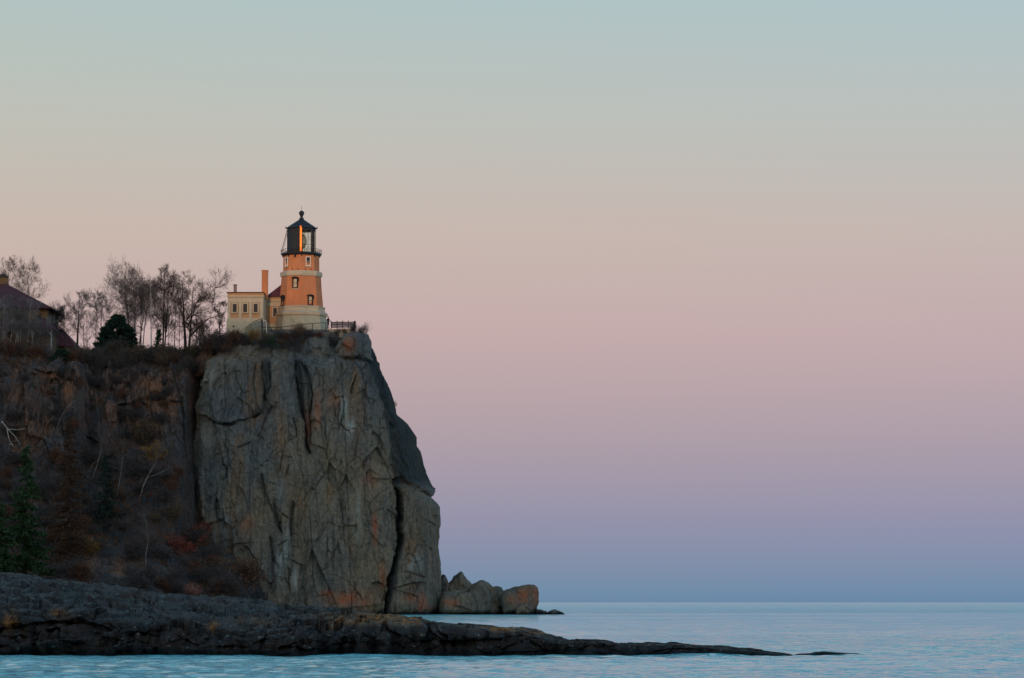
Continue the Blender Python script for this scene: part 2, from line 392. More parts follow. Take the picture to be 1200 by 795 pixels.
# ---- the headland the lighthouse stands on
R_EDGE = [(380, 428), (386, 431), (393, 437), (402.6, 439), (414, 441), (427, 448), (443, 456.5), (458, 462), (466, 464), (474, 465.6), (482, 475), (491, 483), (500, 488), (507, 490.5),
          (514, 490.8), (520, 494), (525, 495.6), (538, 498), (549, 502), (560, 504.5), (570, 507.3), (573, 507.8), (576, 504.5), (581, 503.8), (585, 508), (588, 510.7), (594, 514.6), (613, 515.7),
          (640, 514.4), (650, 515.5), (658, 517), (676, 517.6), (700, 518), (730, 518.5)]
C_EDGE = [(380, 426), (395, 432), (420, 437), (470, 444), (520, 453), (560, 461), (580, 469), (640, 470), (700, 470), (730, 470)]
L_EDGE = [(380, 246), (428, 241), (440, 237), (470, 230), (500, 226), (560, 223), (620, 226), (660, 232), (730, 240)]
PLATEAU = 40.35
CRACKS = [  # polyline in photo pixels, half width px, depth m
 ([(307, 424), (306, 440), (309, 456), (311, 470)], 2.2, 1.1), ([(315, 424), (317, 445), (314, 462)], 2.0, .9),
 ([(347, 422), (348, 445), (352, 470), (357, 500), (363, 532)], 3.0, 1.7), ([(354, 425), (362, 440), (366, 462), (362, 490), (364, 520)], 2.6, 1.3),
 ([(344, 490), (348, 515), (351, 535)], 1.8, .9),
 ([(232, 484), (245, 492), (255, 497), (268, 498), (276, 496)], 2.0, 1.2), ([(276, 496), (285, 493), (296, 489), (304, 485)], 2.2, 1.1),
 ([(252, 502), (260, 515), (266, 528), (268, 548)], 1.4, .8), ([(258, 545), (264, 547), (265, 560)], 1.8, .9),
 ([(270, 430), (282, 455), (282, 486)], 1.0, .5), ([(298, 425), (297, 455), (302, 480)], 1.0, .5),
 ([(335, 560), (339, 545)], 1.5, .7), ([(415, 440), (414, 450), (411, 462)], 1.7, 1.0), ([(401, 463), (403, 478), (399, 498), (408, 505), (416, 514)], 1.3, .9),
 ([(397, 470), (395, 490), (398, 505)], 1.5, .7), ([(428, 440), (425, 470), (427, 500)], 1.2, .6),
 ([(306, 556), (310, 572), (313, 585), (322, 606), (331, 628)], 1.8, 1.0), ([(319, 585), (324, 605), (330, 626)], 1.6, .9),
 ([(316.5, 628), (318, 650), (319, 672), (323, 690)], 1.8, 1.1), ([(338, 640), (337, 665), (339, 692)], 1.5, .9), ([(343, 588), (341, 610), (340, 640)], 2.0, 1.0),
 ([(253, 586), (252, 600), (256, 612)], 1.8, .9), ([(262, 596), (261, 615), (259, 628)], 1.8, 1.0), ([(270, 588), (274, 595), (266, 596)], 1.2, .7),
 ([(398, 585), (402, 605), (404, 640)], 1.3, .7), ([(399, 588), (398, 600)], 1.4, .7),
 ([(380, 600), (384, 640), (380, 680)], .9, .4), ([(360, 560), (362, 600), (368, 650), (366, 700)], .9, .45), ([(425, 540), (430, 600), (424, 660)], .9, .45),
 ([(466, 560), (468, 580), (469, 603), (470.5, 628), (465, 656), (459, 680), (456, 700), (455, 718)], 2.3, 2.6),
 ([(490, 633), (499, 639), (508, 645)], 1.2, .7), ([(492, 605), (502, 611), (512, 616)], 1.2, .6), ([(492, 580), (491, 605), (490, 633)], .8, .35),
 ([(475, 670), (487, 674), (498, 677)], 1.2, .6), ([(501, 677), (498, 695), (494, 716)], 1.4, .8), ([(508, 645), (507, 680), (510, 716)], 1.0, .4),
 ([(466, 562), (478, 566), (490, 574), (504, 582)], 1.3, .9), ([(300, 505), (320, 530), (330, 556)], .9, .4), ([(380, 430), (378, 480), (386, 540), (384, 580)], .9, .4)]
STAINS = [([(311, 424), (311, 460), (313, 480)], 5, .75), ([(350, 424), (355, 470), (362, 530)], 4, .9), ([(358, 430), (363, 470), (362, 500)], 4, .65), ([(322, 590), (330, 626)], 3.5, .6), ([(318, 630), (321, 690)], 3, .5),
          ([(341, 590), (340, 650)], 3.5, .5), ([(256, 590), (259, 626)], 4, .5), ([(468, 565), (470, 630), (456, 715)], 3.5, .9), ([(304, 556), (312, 590)], 3, .6), ([(298, 484), (306, 480)], 5, .6), ([(268, 497), (250, 494)], 3, .6)]
def build_headland():
    segs = (30, 46, 360, 150, 30, 40)                                 # samples along each stretch of the outline
    nz = 400
    zs0 = np.linspace(0, 1, nz)
    U = []
    for k, n in enumerate(segs):
        for i in range(n): U.append(k + i/n)
    U = np.array(U); nu = len(U)
    def outline(z):
        """plan outline at heights z (one per u)"""
        py = pix(0*z, 450+0*z, z)[1]
        y0 = 446 + np.clip(z, 0, 40)*.13
        px2x = lambda px, Y: (px-600)*Y/FPX/CP*1.0 if False else (px-600)*(Y*CP+(z-HCAM)*SP)/FPX
        lp, cp, rp = I(py, L_EDGE), I(py, C_EDGE), I(py, R_EDGE)
        low = sstep(560, 584, py)
        dR = 23 - 16.5*low; pw = 1.0 + 2.0*low
        lx, cx = px2x(lp, y0), px2x(cp, y0)
        k = np.floor(U); w = U-k
        x = np.zeros(nu); y = np.zeros(nu)
        A = (lx+4, y0+60); B = (lx+3, y0+26); C0 = (lx, y0+2.5)
        def lin(m, p, q, wy=1.0):
            x[m] = (p[0]+(q[0]-p[0])*w)[m]; y[m] = (p[1]+(q[1]-p[1])*w**wy)[m]
        lin(k == 0, A, B); lin(k == 1, B, C0)
        m = k == 2
        x[m] = (lx+(cx-lx)*w)[m]; y[m] = (y0+2.5*(1-sstep(0, .06, w)) - 2.2*np.sin(w*math.pi)**.8)[m]
        m = k == 3
        yy = y0 + dR*w**pw
        rx = px2x(rp, y0+dR)
        x[m] = (cx+(rx-cx)*w)[m]; y[m] = yy[m]
        D = (rx, y0+dR); E = (rx-3, y0+60)
        lin(k == 4, D, E); lin(k == 5, E, (A[0], A[1]))
        return x, y
    zr = np.interp(U, [0, 1, 1.9, 2.05, 2.2, 2.42, 2.46, 2.60, 2.65, 2.78, 2.80, 2.93, 3.0, 3.5, 4, 4.5, 6],
                   [39, 38.8, Zp(412, 452), Zp(414, 452), Zp(419, 452), Zp(418, 452), Zp(420, 452), Zp(418, 452), Zp(422, 452), Zp(424, 452), Zp(420, 452), Zp(418, 452), Zp(416, 452), Zp(402, 456), Zp(394, 466), 39.2, 39])
    zr = zr + pnoise(np.stack([U*23, U*0, U*0], 1), 8)*.35
    rows = []
    for v in zs0:
        z = -2 + v*(zr+2); x, y = outline(z); rows.append(np.stack([x, y, z], 1))
    P0 = np.array(rows)                                               # nz, nu, 3
    # outward direction in plan
    T = np.roll(P0, -3, 1)-np.roll(P0, 3, 1); Nn = np.stack([T[..., 1], -T[..., 0], np.zeros(T.shape[:2])], -1)
    for _ in range(4): Nn = (np.roll(Nn, 4, 1)+2*Nn+np.roll(Nn, -4, 1))/4
    Nn /= np.linalg.norm(Nn, axis=2, keepdims=True)+1e-9
    p = P0.reshape(-1, 3); n = Nn.reshape(-1, 3); u = np.tile(U, nz)
    px, py = pix(p[:, 0], p[:, 1], p[:, 2])
    front = (u > 1.9) & (u < 4.02)
    b1, e1, _ = blocks(p, (7, 7, 13), 3, .24, 1.0, .03, .02); b2, e2, _ = blocks(p+40, (2.5, 2.5, 5.5), 13, .20, .65, .07, .03); b3, e3, _ = blocks(p+90, (.95, .95, 1.9), 23, .07, .25, .04, .06)
    f = fbm(p*np.array([.9, .9, .28]), 31, 5, .55)*.33 + fbm(p*np.array([.14, .14, .06]), 71, 3)*.8
    ridge = -np.clip(.10-np.abs(pnoise(p*np.array([.6, .6, .03])+fbm(p*.25, 78, 2)[:, None]*.12, 77)), 0, 1)*5.0*np.clip(pnoise(p*.16, 79)+.35, 0, 1)
    cols = columns(p, 3.3, 10, 301, .24, .12, .03) + columns(p+50, 1.15, 3.6, 311, .06, .05, .06)
    d = b1+b2*.8+b3+f*.28+ridge*.2+cols*(.35+.65*front)
    sil = np.where((u > 3.55) & (u < 4.3), .3, 1.0); d = d*sil
    wob = np.stack([fbm(p*.5, 201, 3), fbm(p*.5, 202, 3)], 1)*1.5
    stain = np.zeros(len(p))
    brk = np.clip(.55+fbm(p*np.array([.5, .5, .22]), 205, 3)*1.3, .05, 1.1); wob2 = np.stack([fbm(p*1.6, 206, 2), fbm(p*1.6, 207, 2)], 1)*1.1
    for ci, (poly, hw, dep) in enumerate(CRACKS):
        dd, al = dpoly(px+wob[:, 0]*1.3+wob2[:, 0], py+wob[:, 1]*.8+wob2[:, 1], poly)
        taper = .35+.65*np.clip(np.sin(al*math.pi), 0, 1)**.5
        if dep < 2.5: taper = taper*brk*.85+.02; dep = dep*.6
        g = np.exp(-(dd/(hw*taper))**2)*front
        d -= g*dep; stain = np.maximum(stain, g*min(.85, dep*.45))
    for poly, hw, s_ in STAINS:
        dd, al = dpoly(px+wob[:, 0]*1.4, py, poly); stain = np.maximum(stain, s_*np.exp(-(dd/hw)**2)*front)
    # the overhang above the split-off pillar, and the brow above the arch line
    below = (py - np.interp(px, [464, 478, 490, 504, 520], [561, 566, 574, 582, 590]))
    d += np.where(front & (u > 2.9), (1-sstep(-1, 1.5, below))*.0 + sstep(-26, -2, below)*(1-sstep(-1, 1.0, below))*.45, 0)
    arch = py - np.interp(px, [230, 255, 276, 290, 305], [483, 497, 497, 491, 484])
    d += np.where(front & (px < 308), sstep(-30, -2, arch)*(1-sstep(-1, 1, arch))*.4, 0)
    # foot: undercut and wet at the water
    d -= np.where(p[:, 2] < 1.2, .5, 0)*sstep(1.2, .2, p[:, 2])
    q = p + n*d[:, None]
    # round the brow
    v = np.repeat(zs0, nu); back = sstep(.955, 1.0, v)**2*1.6
    q -= n*back[:, None]
    lich = np.zeros(len(p))
    for cx, cy, rx, ry, a in ((405, 702, 22, 9, 1.), (385, 696, 12, 5, .8), (425, 706, 14, 6, .7), (440, 620, 4, 22, .7), (449, 676, 5, 20, .6), (495, 707, 6, 14, .8), (482, 700, 10, 7, .4), (410, 404, 9, 8, 1.), (500, 714, 10, 5, .6), (362, 500, 6, 20, .4), (392, 470, 10, 14, .35), (372, 480, 5, 25, .5), (290, 615, 9, 14, .4), (420, 700, 30, 16, .3), (436, 560, 12, 20, .25)):
        lich = np.maximum(lich, a*spot(px, py, cx, cy, rx, ry))
    pale = np.zeros(len(p))
    for cx, cy, rx, ry, a in ((403, 480, 5, 20, 1.), (410, 500, 8, 14, .8), (484, 660, 8, 10, .8), (335, 640, 6, 25, .8), (346, 682, 5, 20, .8), (328, 660, 5, 30, .7), (243, 440, 10, 20, .4), (264, 610, 12, 22, .6), (330, 580, 5, 16, .5), (420, 600, 6, 30, .5), (240, 510, 12, 14, .3), (390, 415, 25, 6, .4)):
        pale = np.maximum(pale, a*spot(px, py, cx, cy, rx, ry))
    # cap: rings drawn in over the plateau
    ctr = np.array([Xp(345, 482), 484.0]); rim = q[-nu:]; caps = []
    for fr in np.concatenate([np.linspace(.012, .3, 34), np.linspace(.36, 1, 8)]):
        c = np.empty_like(rim); c[:, :2] = rim[:, :2]*(1-fr)+ctr*fr
        dist = fr*np.hypot(rim[:, 0]-ctr[0], rim[:, 1]-ctr[1])
        c[:, 2] = rim[:, 2]+(PLATEAU-rim[:, 2])*sstep(-.8, 5.2, dist)
        c[:, 2] += (fbm(c*.5, 55, 4)*.35 + (blocks(c, (2.5, 2.5, 5), 66, .5, .3, .1)[0]))*sstep(.3, 1.5, dist)*(1-sstep(2.5, 4.4, dist))
        caps.append(c)
    allv = np.concatenate([q]+caps); nr = nz+len(caps)
    me = np_mesh('headland', allv, grid_faces(nr, nu, True)[:, ::1])
    ncap = len(caps)*nu; pad = lambda a, val=0: np.concatenate([a, np.full(ncap, val)])
    vr = sstep(2.93, 3.12, u+fbm(p*np.array([.35, .35, .12]), 208, 3)*.10)*(u < 4.6)*(1-sstep(560, 576, py+(px-490)*.0))*.93  # darker tone over the upper lake-side face, ending above the pillar
    set_attr(me, 'lakeside_tone', pad(vr, .2)); set_attr(me, 'stain', pad(stain)); set_attr(me, 'lichen', pad(lich)); set_attr(me, 'pale', pad(pale))
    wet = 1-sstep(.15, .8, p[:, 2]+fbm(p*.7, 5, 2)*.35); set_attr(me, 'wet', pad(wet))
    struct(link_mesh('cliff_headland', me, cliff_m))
    return allv.reshape(nr, nu, 3), nz
HEAD, HEAD_NZ = build_headland()

# ---- the brushy hillside left of the headland and the plateau on top
def build_hillside():
    pxs = np.concatenate([np.linspace(-420, -40, 90, endpoint=False), np.linspace(-40, 345, 520)])
    prof = np.array([(384, -1.5), (388, 1.6), (398, 3.4), (412, 6.5), (428, 11), (438, 16.5), (444, 21.5), (447, 25), (448.5, 29), (450, 32), (451.5, 34.0), (454, 35.4), (462, 36.6), (472, 37.4), (500, 39.0), (560, 36), (640, 15), (690, -2)], float)
    seg = np.hypot(*np.diff(prof, axis=0).T); s = np.concatenate([[0], np.cumsum(seg)])
    ss = np.concatenate([np.linspace(0, s[12], 380), np.linspace(s[12], s[-1], 60)[1:]])
    y = np.interp(ss, s, prof[:, 0]); z = np.interp(ss, s, prof[:, 1])
    X, _ = np.meshgrid(pxs, ss); Yg = np.repeat(y[:, None], len(pxs), 1); Z = np.repeat(z[:, None], len(pxs), 1)
    x = (X-600)*446/FPX
    butt = (1-sstep(88, 101, X+Z*.25-8))*sstep(6, 20, Z)*(1-sstep(37, 38.5, Z))
    gully = sstep(205, 236, X)*sstep(4, 14, Z)
    zcap = np.interp(X, [215, 228, 245, 270, 300, 325, 345], [60, 14, 10, 8.6, 4.2, -1, -3])+np.sin(X*.21)*.8
    Yg = Yg - butt*5.5 + gully*5.5 + 70*sstep(-1.5, 2.5, Z-zcap)*(Yg < 470)*sstep(218, 236, X)
    Yg = np.where((X > 214) & (Z < zcap+3), Yg+np.interp(X, [214, 240, 300, 345], [0, 10, 22, 30])*(Z > -1)*.9, Yg)
    ragged = fbm(np.stack([X.ravel()/14., Yg.ravel()*0, X.ravel()*0], 1), 91, 4).reshape(X.shape)*1.3*sstep(28, 33, Z)*(1-sstep(456, 470, Yg))
    Z = Z + ragged
    rimdrop = -1.2*sstep(30, 37, Z)*np.exp(-((X-60)/40.)**2)
    Z = Z + rimdrop*sstep(33, 37, Z)
    p = np.stack([x, Yg, Z], -1).reshape(-1, 3)
    steep = (sstep(18, 27, p[:, 2])*(1-sstep(35.5, 37.6, p[:, 2])))*(p[:, 1] < 470)
    b1, _, _ = blocks(p+13, (4.2, 4.2, 10), 43, .9, 1.3, .12, .03); b2, _, _ = blocks(p+7, (1.5, 1.5, 4.6), 53, .4, .5, .10, .05)
    f = fbm(p*np.array([.7, .7, .3]), 61, 5, .55) - np.clip(.12-np.abs(pnoise(p*np.array([.7, .7, .04]), 87)), 0, 1)*10*steep
    cl = columns(p, 2.4, 5.5, 321, .75, .35, .05) + columns(p+31, .95, 2.2, 331, .22, .12, .07)
    dy = -(b1*.45+b2*.5)*(.18+.82*steep) - f*(.5-.2*steep) - cl*(steep+.35*(1-steep))
    flat = (p[:, 1] > 458)
    p[:, 1] += np.where(flat, 0, dy); p[:, 2] += f*np.where(flat, .25, .35*(1-steep))+fbm(p*.12, 67, 3)*.8*np.where(p[:, 1] < 470, 1, .4)
    me = np_mesh('hillside', p, grid_faces(len(ss), len(pxs)))
    px, py = pix(p[:, 0], p[:, 1], p[:, 2])
    soil = np.clip(1-steep*1.15+fbm(p*.25, 68, 3)*.5, 0, 1)
    expo = sum(a*spot(px, py, *c_) for a, c_ in ((1., (108, 660, 26, 26)), (.9, (138, 672, 14, 18)), (.8, (85, 664, 12, 18)), (.8, (162, 660, 12, 26)), (.7, (195, 665, 16, 20))))
    soil *= 1-np.clip(expo, 0, 1)*.9
    set_attr(me, 'soil', soil)
    li = np.zeros(len(p))
    for cx, cy, rx, ry, a in ((80, 460, 7, 14, .8), (180, 455, 20, 20, .4), (20, 460, 12, 16, .45), (125, 445, 8, 14, .3), (60, 440, 25, 8, .3), (104, 652, 12, 20, .7), (140, 665, 10, 14, .4)):
        li = np.maximum(li, a*spot(px, py, cx, cy, rx, ry))
    set_attr(me, 'lichen', li*(.5+.5*np.clip(fbm(p*.8, 69, 3)+.5, 0, 1)))
    struct(link_mesh('hillside', me, hill_m))
    return p.reshape(len(ss), len(pxs), 3), pxs
HILL, HILL_PX = build_hillside()
def hill_at(px, zlo, zhi=None):
    """a point of the hillside in photo column px at about height zlo"""
    c = int(np.argmin(np.abs(HILL_PX-px))); col = HILL[:, c]; n = int(len(col)*.87)
    r = int(np.argmin(np.abs(col[:n, 2]-zlo))); return Vector(col[r])
def hill_pix(px, py):
    """the nearest point of the hillside that the photo shows at (px, py)"""
    qx, qy = pix(HILL[..., 0], HILL[..., 1], HILL[..., 2]); d = np.hypot(qx-px, qy-py)+HILL[..., 1]*.02
    return Vector(HILL.reshape(-1, 3)[int(np.argmin(d))])
def top_z(x, y):
    """height of the hilltop ground under (x, y)"""
    a = HILL.reshape(-1, 3); k = np.argmin((a[:, 0]-x)**2+(a[:, 1]-y)**2); return float(a[k, 2])

# ---- the low rock shelf in the foreground
CREST = [(-260, 664), (0, 672), (60, 680), (120, 686), (160, 692), (200, 697), (280, 701), (340, 712), (400, 717), (440, 719), (470, 722), (490, 727), (510, 731), (560, 732), (600, 735), (630, 739), (650, 744), (668, 752), (690, 749), (712, 751), (725, 754.5), (790, 753), (810, 755), (850, 757), (880, 760), (905, 763.2), (922, 765.4), (930, 767.5)]
FRONT = [(-260, 724), (0, 726), (60, 721), (120, 726), (180, 736), (260, 742), (330, 743), (400, 738), (470, 737), (530, 738), (600, 741), (650, 749), (700, 754), (800, 757), (880, 763.5), (928, 767.8)]
def build_ledge():
    pxs = np.concatenate([np.linspace(-260, -20, 120, endpoint=False), np.linspace(-20, 929, 1150)]); nc = len(pxs)
    nse = lambda s_, k: pnoise(np.stack([pxs/s_, pxs*0+k, pxs*0], 1), k)
    cr = I(pxs, CREST)+(nse(22, 1)*1.6+nse(7, 2)*.9)*np.clip((925-pxs)/250, 0, 1); fr = I(pxs, FRONT)+nse(30, 3)*4*np.clip((640-pxs)/100, 0, 1)+nse(9, 4)*2*np.clip((640-pxs)/100, 0, 1)
    fr = np.maximum(fr, cr+.4)
    wl = 767.6+nse(60, 5)*.7+nse(12, 6)*.35
    Yw = HCAM*FPX/(wl-706.0)
    Yc = I(pxs, [(-260, 160), (0, 152), (280, 150), (400, 140), (480, 128), (560, 118), (650, 111.5), (750, 109), (860, 106), (928, 104.2)])
    Yf = Yw+1.2*np.clip((fr-768)/-40, .05, 1)
    def zof(py, Y): return HCAM + (706.0-py)/FPX*Y*1.0
    land = 1-sstep(300, 450, pxs)
    rows = []
    for t in np.linspace(0, 1, 46):                                   # face
        Y = Yw-.25+(Yf-Yw+.25)*t**1.6; zf = zof(fr, Yf); rows.append((Y, -.35+(zf+.35)*t**.85, np.full(nc, 1-t*.5)))
    for t in np.linspace(0, 1, 130)[1:]:                              # top, up to the crest
        Y = Yf+(Yc-Yf)*t**1.5; zf, zc = zof(fr, Yf), zof(cr, Yc)
        pyt = fr+(cr-fr)*t; rows.append((Y, zof(pyt, Y), np.full(nc, 0.)))
    for t in np.linspace(0, 1, 40)[1:]:                               # behind
        zc = zof(cr, Yc); Yb = Yc+(5+0*pxs)+land*(236); zb = -.5*(1-land)+land*(zc-.9)
        rows.append((Yc+(Yb-Yc)*t**1.3, zc+(zb-zc)*sstep(0, .55, t)-.3*land*math.sin(t*3.1), np.full(nc, 0.)))
    Y = np.array([r[0] for r in rows]); Z = np.array([r[1] for r in rows]); F = np.array([r[2] for r in rows])
    X = (pxs[None]-600)*(Y*CP+(Z-HCAM)*SP)/FPX
    p = np.stack([X, Y, Z], -1).reshape(-1, 3); face = F.ravel()
    b1, e1, r1 = blocks(p, (2.6, 4.5, .5), 101, .16, .22, .04, .04); b2, _, _ = blocks(p+5, (.6, 1.2, .35), 111, .09, .2, .03, .06)
    f = fbm(p*np.array([1.5, .28, 1.6]), 121, 6, .66)*.085
    thin = np.clip((p[:, 2]+.1)/.6, .12, 1); colpx = np.tile(pxs, len(rows))
    d = (b1+b2+f)
    fw = sstep(.45, .6, face)
    gul = (1-np.abs(pnoise(p*np.array([.9, .4, .15]), 131)))**2*.45 + (1-np.abs(pnoise(p*np.array([2.3, 1, .3]), 132)))**2*.18
    p[:, 1] -= fw*thin*(d*2.2+gul-.3); p[:, 2] += (1-fw)*thin*d*np.interp(colpx, [380, 500, 600], [1.1, .5, .4])*(1-.55*np.repeat(np.exp(-(np.arange(len(rows))-174)**2/300.), nc))
    me = np_mesh('rock_shelf', p, grid_faces(len(rows), nc))
    px, py = pix(p[:, 0], p[:, 1], p[:, 2])
    slab = np.zeros(len(p))
    for cx, cy, rx, ry, a in ((40, 705, 130, 18, .9), (150, 715, 90, 14, .7), (255, 718, 60, 8, 1.), (300, 716, 50, 8, .8), (240, 735, 45, 7, .5), (120, 745, 60, 10, .4), (360, 722, 40, 7, .4)):
        slab = np.maximum(slab, a*spot(px, py, cx, cy, rx, ry))
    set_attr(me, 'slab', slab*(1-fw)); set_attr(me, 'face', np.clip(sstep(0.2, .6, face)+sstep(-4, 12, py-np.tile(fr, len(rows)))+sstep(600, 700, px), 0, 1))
    li = np.zeros(len(p))
    for cx, cy, rx, ry, a in ((450, 722, 40, 7, 1.), (478, 728, 20, 6, 1.), (430, 727, 30, 6, .7), (395, 727, 20, 5, .5), (12, 728, 8, 12, 1.), (590, 737, 32, 3.5, .9), (632, 741, 12, 3, .9), (248, 733, 10, 5, .7), (70, 718, 12, 6, .6), (300, 728, 30, 5, .4), (400, 722, 40, 4, .5)):
        li = np.maximum(li, a*spot(px, py, cx, cy, rx, ry))
    set_attr(me, 'lichen', li)
    set_attr(me, 'wet', 1-sstep(.05, .32, p[:, 2]+fbm(p*1.5, 141, 3)*.1))
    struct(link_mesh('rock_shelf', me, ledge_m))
    return p.reshape(len(rows), nc, 3), pxs
LEDGE, LEDGE_PX = build_ledge()

# ---- boulders
def boulder(name, outline, Yc, T, label, cat, amp=.25, m=None, lich=(), group=None, kind=None, seed=0, bs=2.2):
    c = np.array(outline, float); n = 90
    cl = np.vstack([c, c[:1]]); L = np.concatenate([[0], np.cumsum(np.hypot(*np.diff(cl, axis=0).T))]); t = np.linspace(0, L[-1], n, endpoint=False)
    ox, oy = np.interp(t, L, cl[:, 0]), np.interp(t, L, cl[:, 1])
    pts = np.array([P(a, b, Yc) for a, b in zip(ox, oy)]); ctr = pts.mean(0)
    rows = []
    for a in np.concatenate([[-90], np.linspace(-89.9, -80, 8), np.linspace(-78, 78, 24), np.linspace(80, 89.9, 8), [90]]):
        sc = max(0, math.cos(R(a)) if abs(a) < 90 else 0)**.42; r = ctr+(pts-ctr)*sc; r[:, 1] = Yc+T*math.sin(R(a)); rows.append(r)
    v = np.array(rows).reshape(-1, 3); nn = v-ctr; nn /= np.linalg.norm(nn, axis=1, keepdims=True)+1e-6
    sz = T*.9
    b1, _, _ = blocks(v+seed*7, (sz, sz, sz*1.2), 150+seed, .8, 2.2, .25, .03); b2, _, _ = blocks(v+seed*3, (sz*.4,)*3, 160+seed, .5, 1.4, .15, .05)
    d = amp*(b1*.5+b2*.22+fbm(v*1.2/T*1.5, 170+seed, 5)*.3)
    v = v+nn*d[:, None]
    me = np_mesh(name, v, grid_faces(42, n, True))
    # close the ends
    px, py = pix(v[:, 0], v[:, 1], v[:, 2]); li = np.zeros(len(v))
    for cx, cy, rx, ry, a in lich: li = np.maximum(li, a*spot(px, py, cx, cy, rx, ry))
    for k in ('stain', 'pale', 'slab', 'face', 'lakeside_tone', 'soil'): set_attr(me, k, np.zeros(len(v)))
    set_attr(me, 'lichen', li); set_attr(me, 'wet', 1-sstep(.1, .7, v[:, 2]+fbm(v*.9, 4, 2)*.3))
    o = bpy.data.objects.new(name, None)
    o = link_mesh(name, me, m or cliff_m)
    if kind: o['kind'] = kind
    else: tag(o, label, cat, group)
    return o
boulder('boulder', [(521, 700), (522, 686), (527, 683), (532, 676), (540, 670.5), (545, 674), (552, 684), (556, 690), (560, 705), (550, 714), (525, 714)], 462, 2.6, 'dark pointed boulder standing highest behind the rock block at the cliff foot', 'boulder', .55, seed=1)
boulder('boulder', [(515, 724), (515, 702), (519, 694), (532, 691), (548, 691), (556, 686), (562, 683), (568, 685), (574, 692), (582, 704), (588, 718), (588, 724)], 452, 4.2, 'broad grey rock block leaning against the foot of the cliff', 'boulder', .7, lich=((528, 706, 10, 5, .8),), seed=2)
boulder('boulder', [(570, 722), (568, 700), (571, 687.5), (580, 686.5), (588, 687), (592, 694), (594, 722)], 456, 2.6, 'flat topped grey rock wedged between the broad block and the orange boulder', 'boulder', .35, seed=3)
boulder('boulder', [(590, 724), (588, 706), (588.5, 695), (595, 691), (604, 689), (613, 686), (622, 684.3), (628, 684), (632, 688), (633, 696), (632, 704), (629, 711), (626, 718), (620, 724)], 450, 3.2, 'big boulder stained with orange lichen at the outer end of the rock pile', 'boulder', .4, lich=((612, 698, 7, 10, .9), (628, 697, 6, 12, 1.), (600, 703, 8, 6, .5), (620, 690, 10, 4, .5)), seed=4)
boulder('boulder', [(604, 723), (606, 713), (611, 709), (617, 710), (622, 715), (625, 723)], 446, 1.4, 'small dark wet rock in front of the orange lichen boulder', 'boulder', .3, seed=5)
boulder('boulder', [(516, 712), (516, 680), (519, 675.5), (522, 676), (525, 681), (526, 712)], 459, 1.6, 'narrow dark stone squeezed between the cliff and the pointed boulder', 'boulder', .3, seed=6)
boulder('boulder', [(624, 723), (626, 717), (630, 714.5), (635, 714.8), (640, 717), (643, 723)], 449, 1.3, 'low dark rock awash beside the orange lichen boulder', 'boulder', .25, seed=7)
boulder('boulder', [(639, 723), (642, 717), (647, 714.6), (653, 715.2), (658, 717.5), (661, 720), (661, 723)], 449, 1.3, 'outermost low dark rock of the pile, alone in the lake', 'boulder', .25, seed=8)
boulder('reef_rock', [(924, 769.5), (935, 766.2), (950, 765.6), (955, 764.0), (965, 763.5), (975, 764.4), (990, 765.2), (1005, 765.9), (1014, 768), (1014, 769.5)], 104.5, .5, 'thin dark reef just breaking the lake surface beyond the shelf tip', 'rock', .02, m=ledge_m, seed=9)
boulder('outcrop', [(349, 430), (350, 412), (354, 399), (362, 394), (378, 393.5), (386, 397), (388, 408), (389, 428)], 452.6, 2.3, '', '', .45, kind='structure', seed=10)
boulder('outcrop', [(389, 424), (392, 408), (397, 398), (410, 393.5), (425, 392), (431, 393.5), (434, 404), (436, 424)], 453.6, 3.0, '', '', .5, lich=((409, 404, 8, 8, 1.),), kind='structure', seed=11)
boulder('outcrop', [(226, 446), (228, 424), (234, 413), (244, 408), (256, 405), (268, 406), (274, 416), (272, 440)], 457.5, 3.0, '', '', .5, m=hill_m, kind='structure', seed=14)
boulder('outcrop', [(270, 428), (272, 412), (282, 403), (296, 400), (306, 404), (310, 414), (312, 428)], 452.6, 1.8, '', '', .4, kind='structure', seed=12)
# ------------------------------------------------------------------ the lighthouse
LY = 462.0; LXP = 352.6
def zz(py, Y=LY): return Zp(py, Y)
def mm(npx, Y=LY): return npx*Y/FPX
brick_m = None
def mat_brick():
    t = MT('buff_brick', .85, .2)
    br = t.N('ShaderNodeTexBrick'); br.inputs['Scale'].default_value = 1; br.inputs['Brick Width'].default_value = .22; br.inputs['Row Height'].default_value = .075; br.inputs['Mortar Size'].default_value = .008
    mp = t.N('ShaderNodeMapping'); mp.inputs['Rotation'].default_value = (math.pi/2, 0, 0); t.L(t.g.outputs['Position'], mp.inputs[0]); t.L(mp.outputs[0], br.inputs['Vector'])
    br.inputs['Color1'].default_value = (.45, .175, .075, 1); br.inputs['Color2'].default_value = (.38, .145, .062, 1); br.inputs['Mortar'].default_value = (.36, .19, .11, 1)
    k = t.mix(1.0, br.outputs[0], t.ramp(t.noise(.7, 5, (1, 1, .5)), [(.3, .82), (.7, 1.14)]), 'MULTIPLY')
    k = t.mix(t.ramp(t.noise(1.1, 4, (1, 1, .12)), [(.56, 0.), (.75, .35)]), k, (.28, .15, .085))
    t.color(k); return t.m
brick_m = mat_brick()
def mat_paint(name, c, streak=.35):
    t = MT(name, .75, .3)
    k = t.ramp(t.noise(1.3, 5), [(.3, tuple(x*.9 for x in c)), (.7, tuple(x*1.08 for x in c))])
    k = t.mix(t.ramp(t.noise(1.2, 4, (1, 1, .1), .6, .5), [(.52, 0.), (.78, streak)]), k, tuple(x*.55 for x in c))
    t.color(k); return t.m
cream_m = mat_paint('cream_painted_concrete', (.36, .335, .255)); ochre_m = simple('ochre_render', (.33, .21, .115), var=.12)
pale_base_m = mat_paint('pale_green_painted_concrete', (.31, .315, .245), .4)
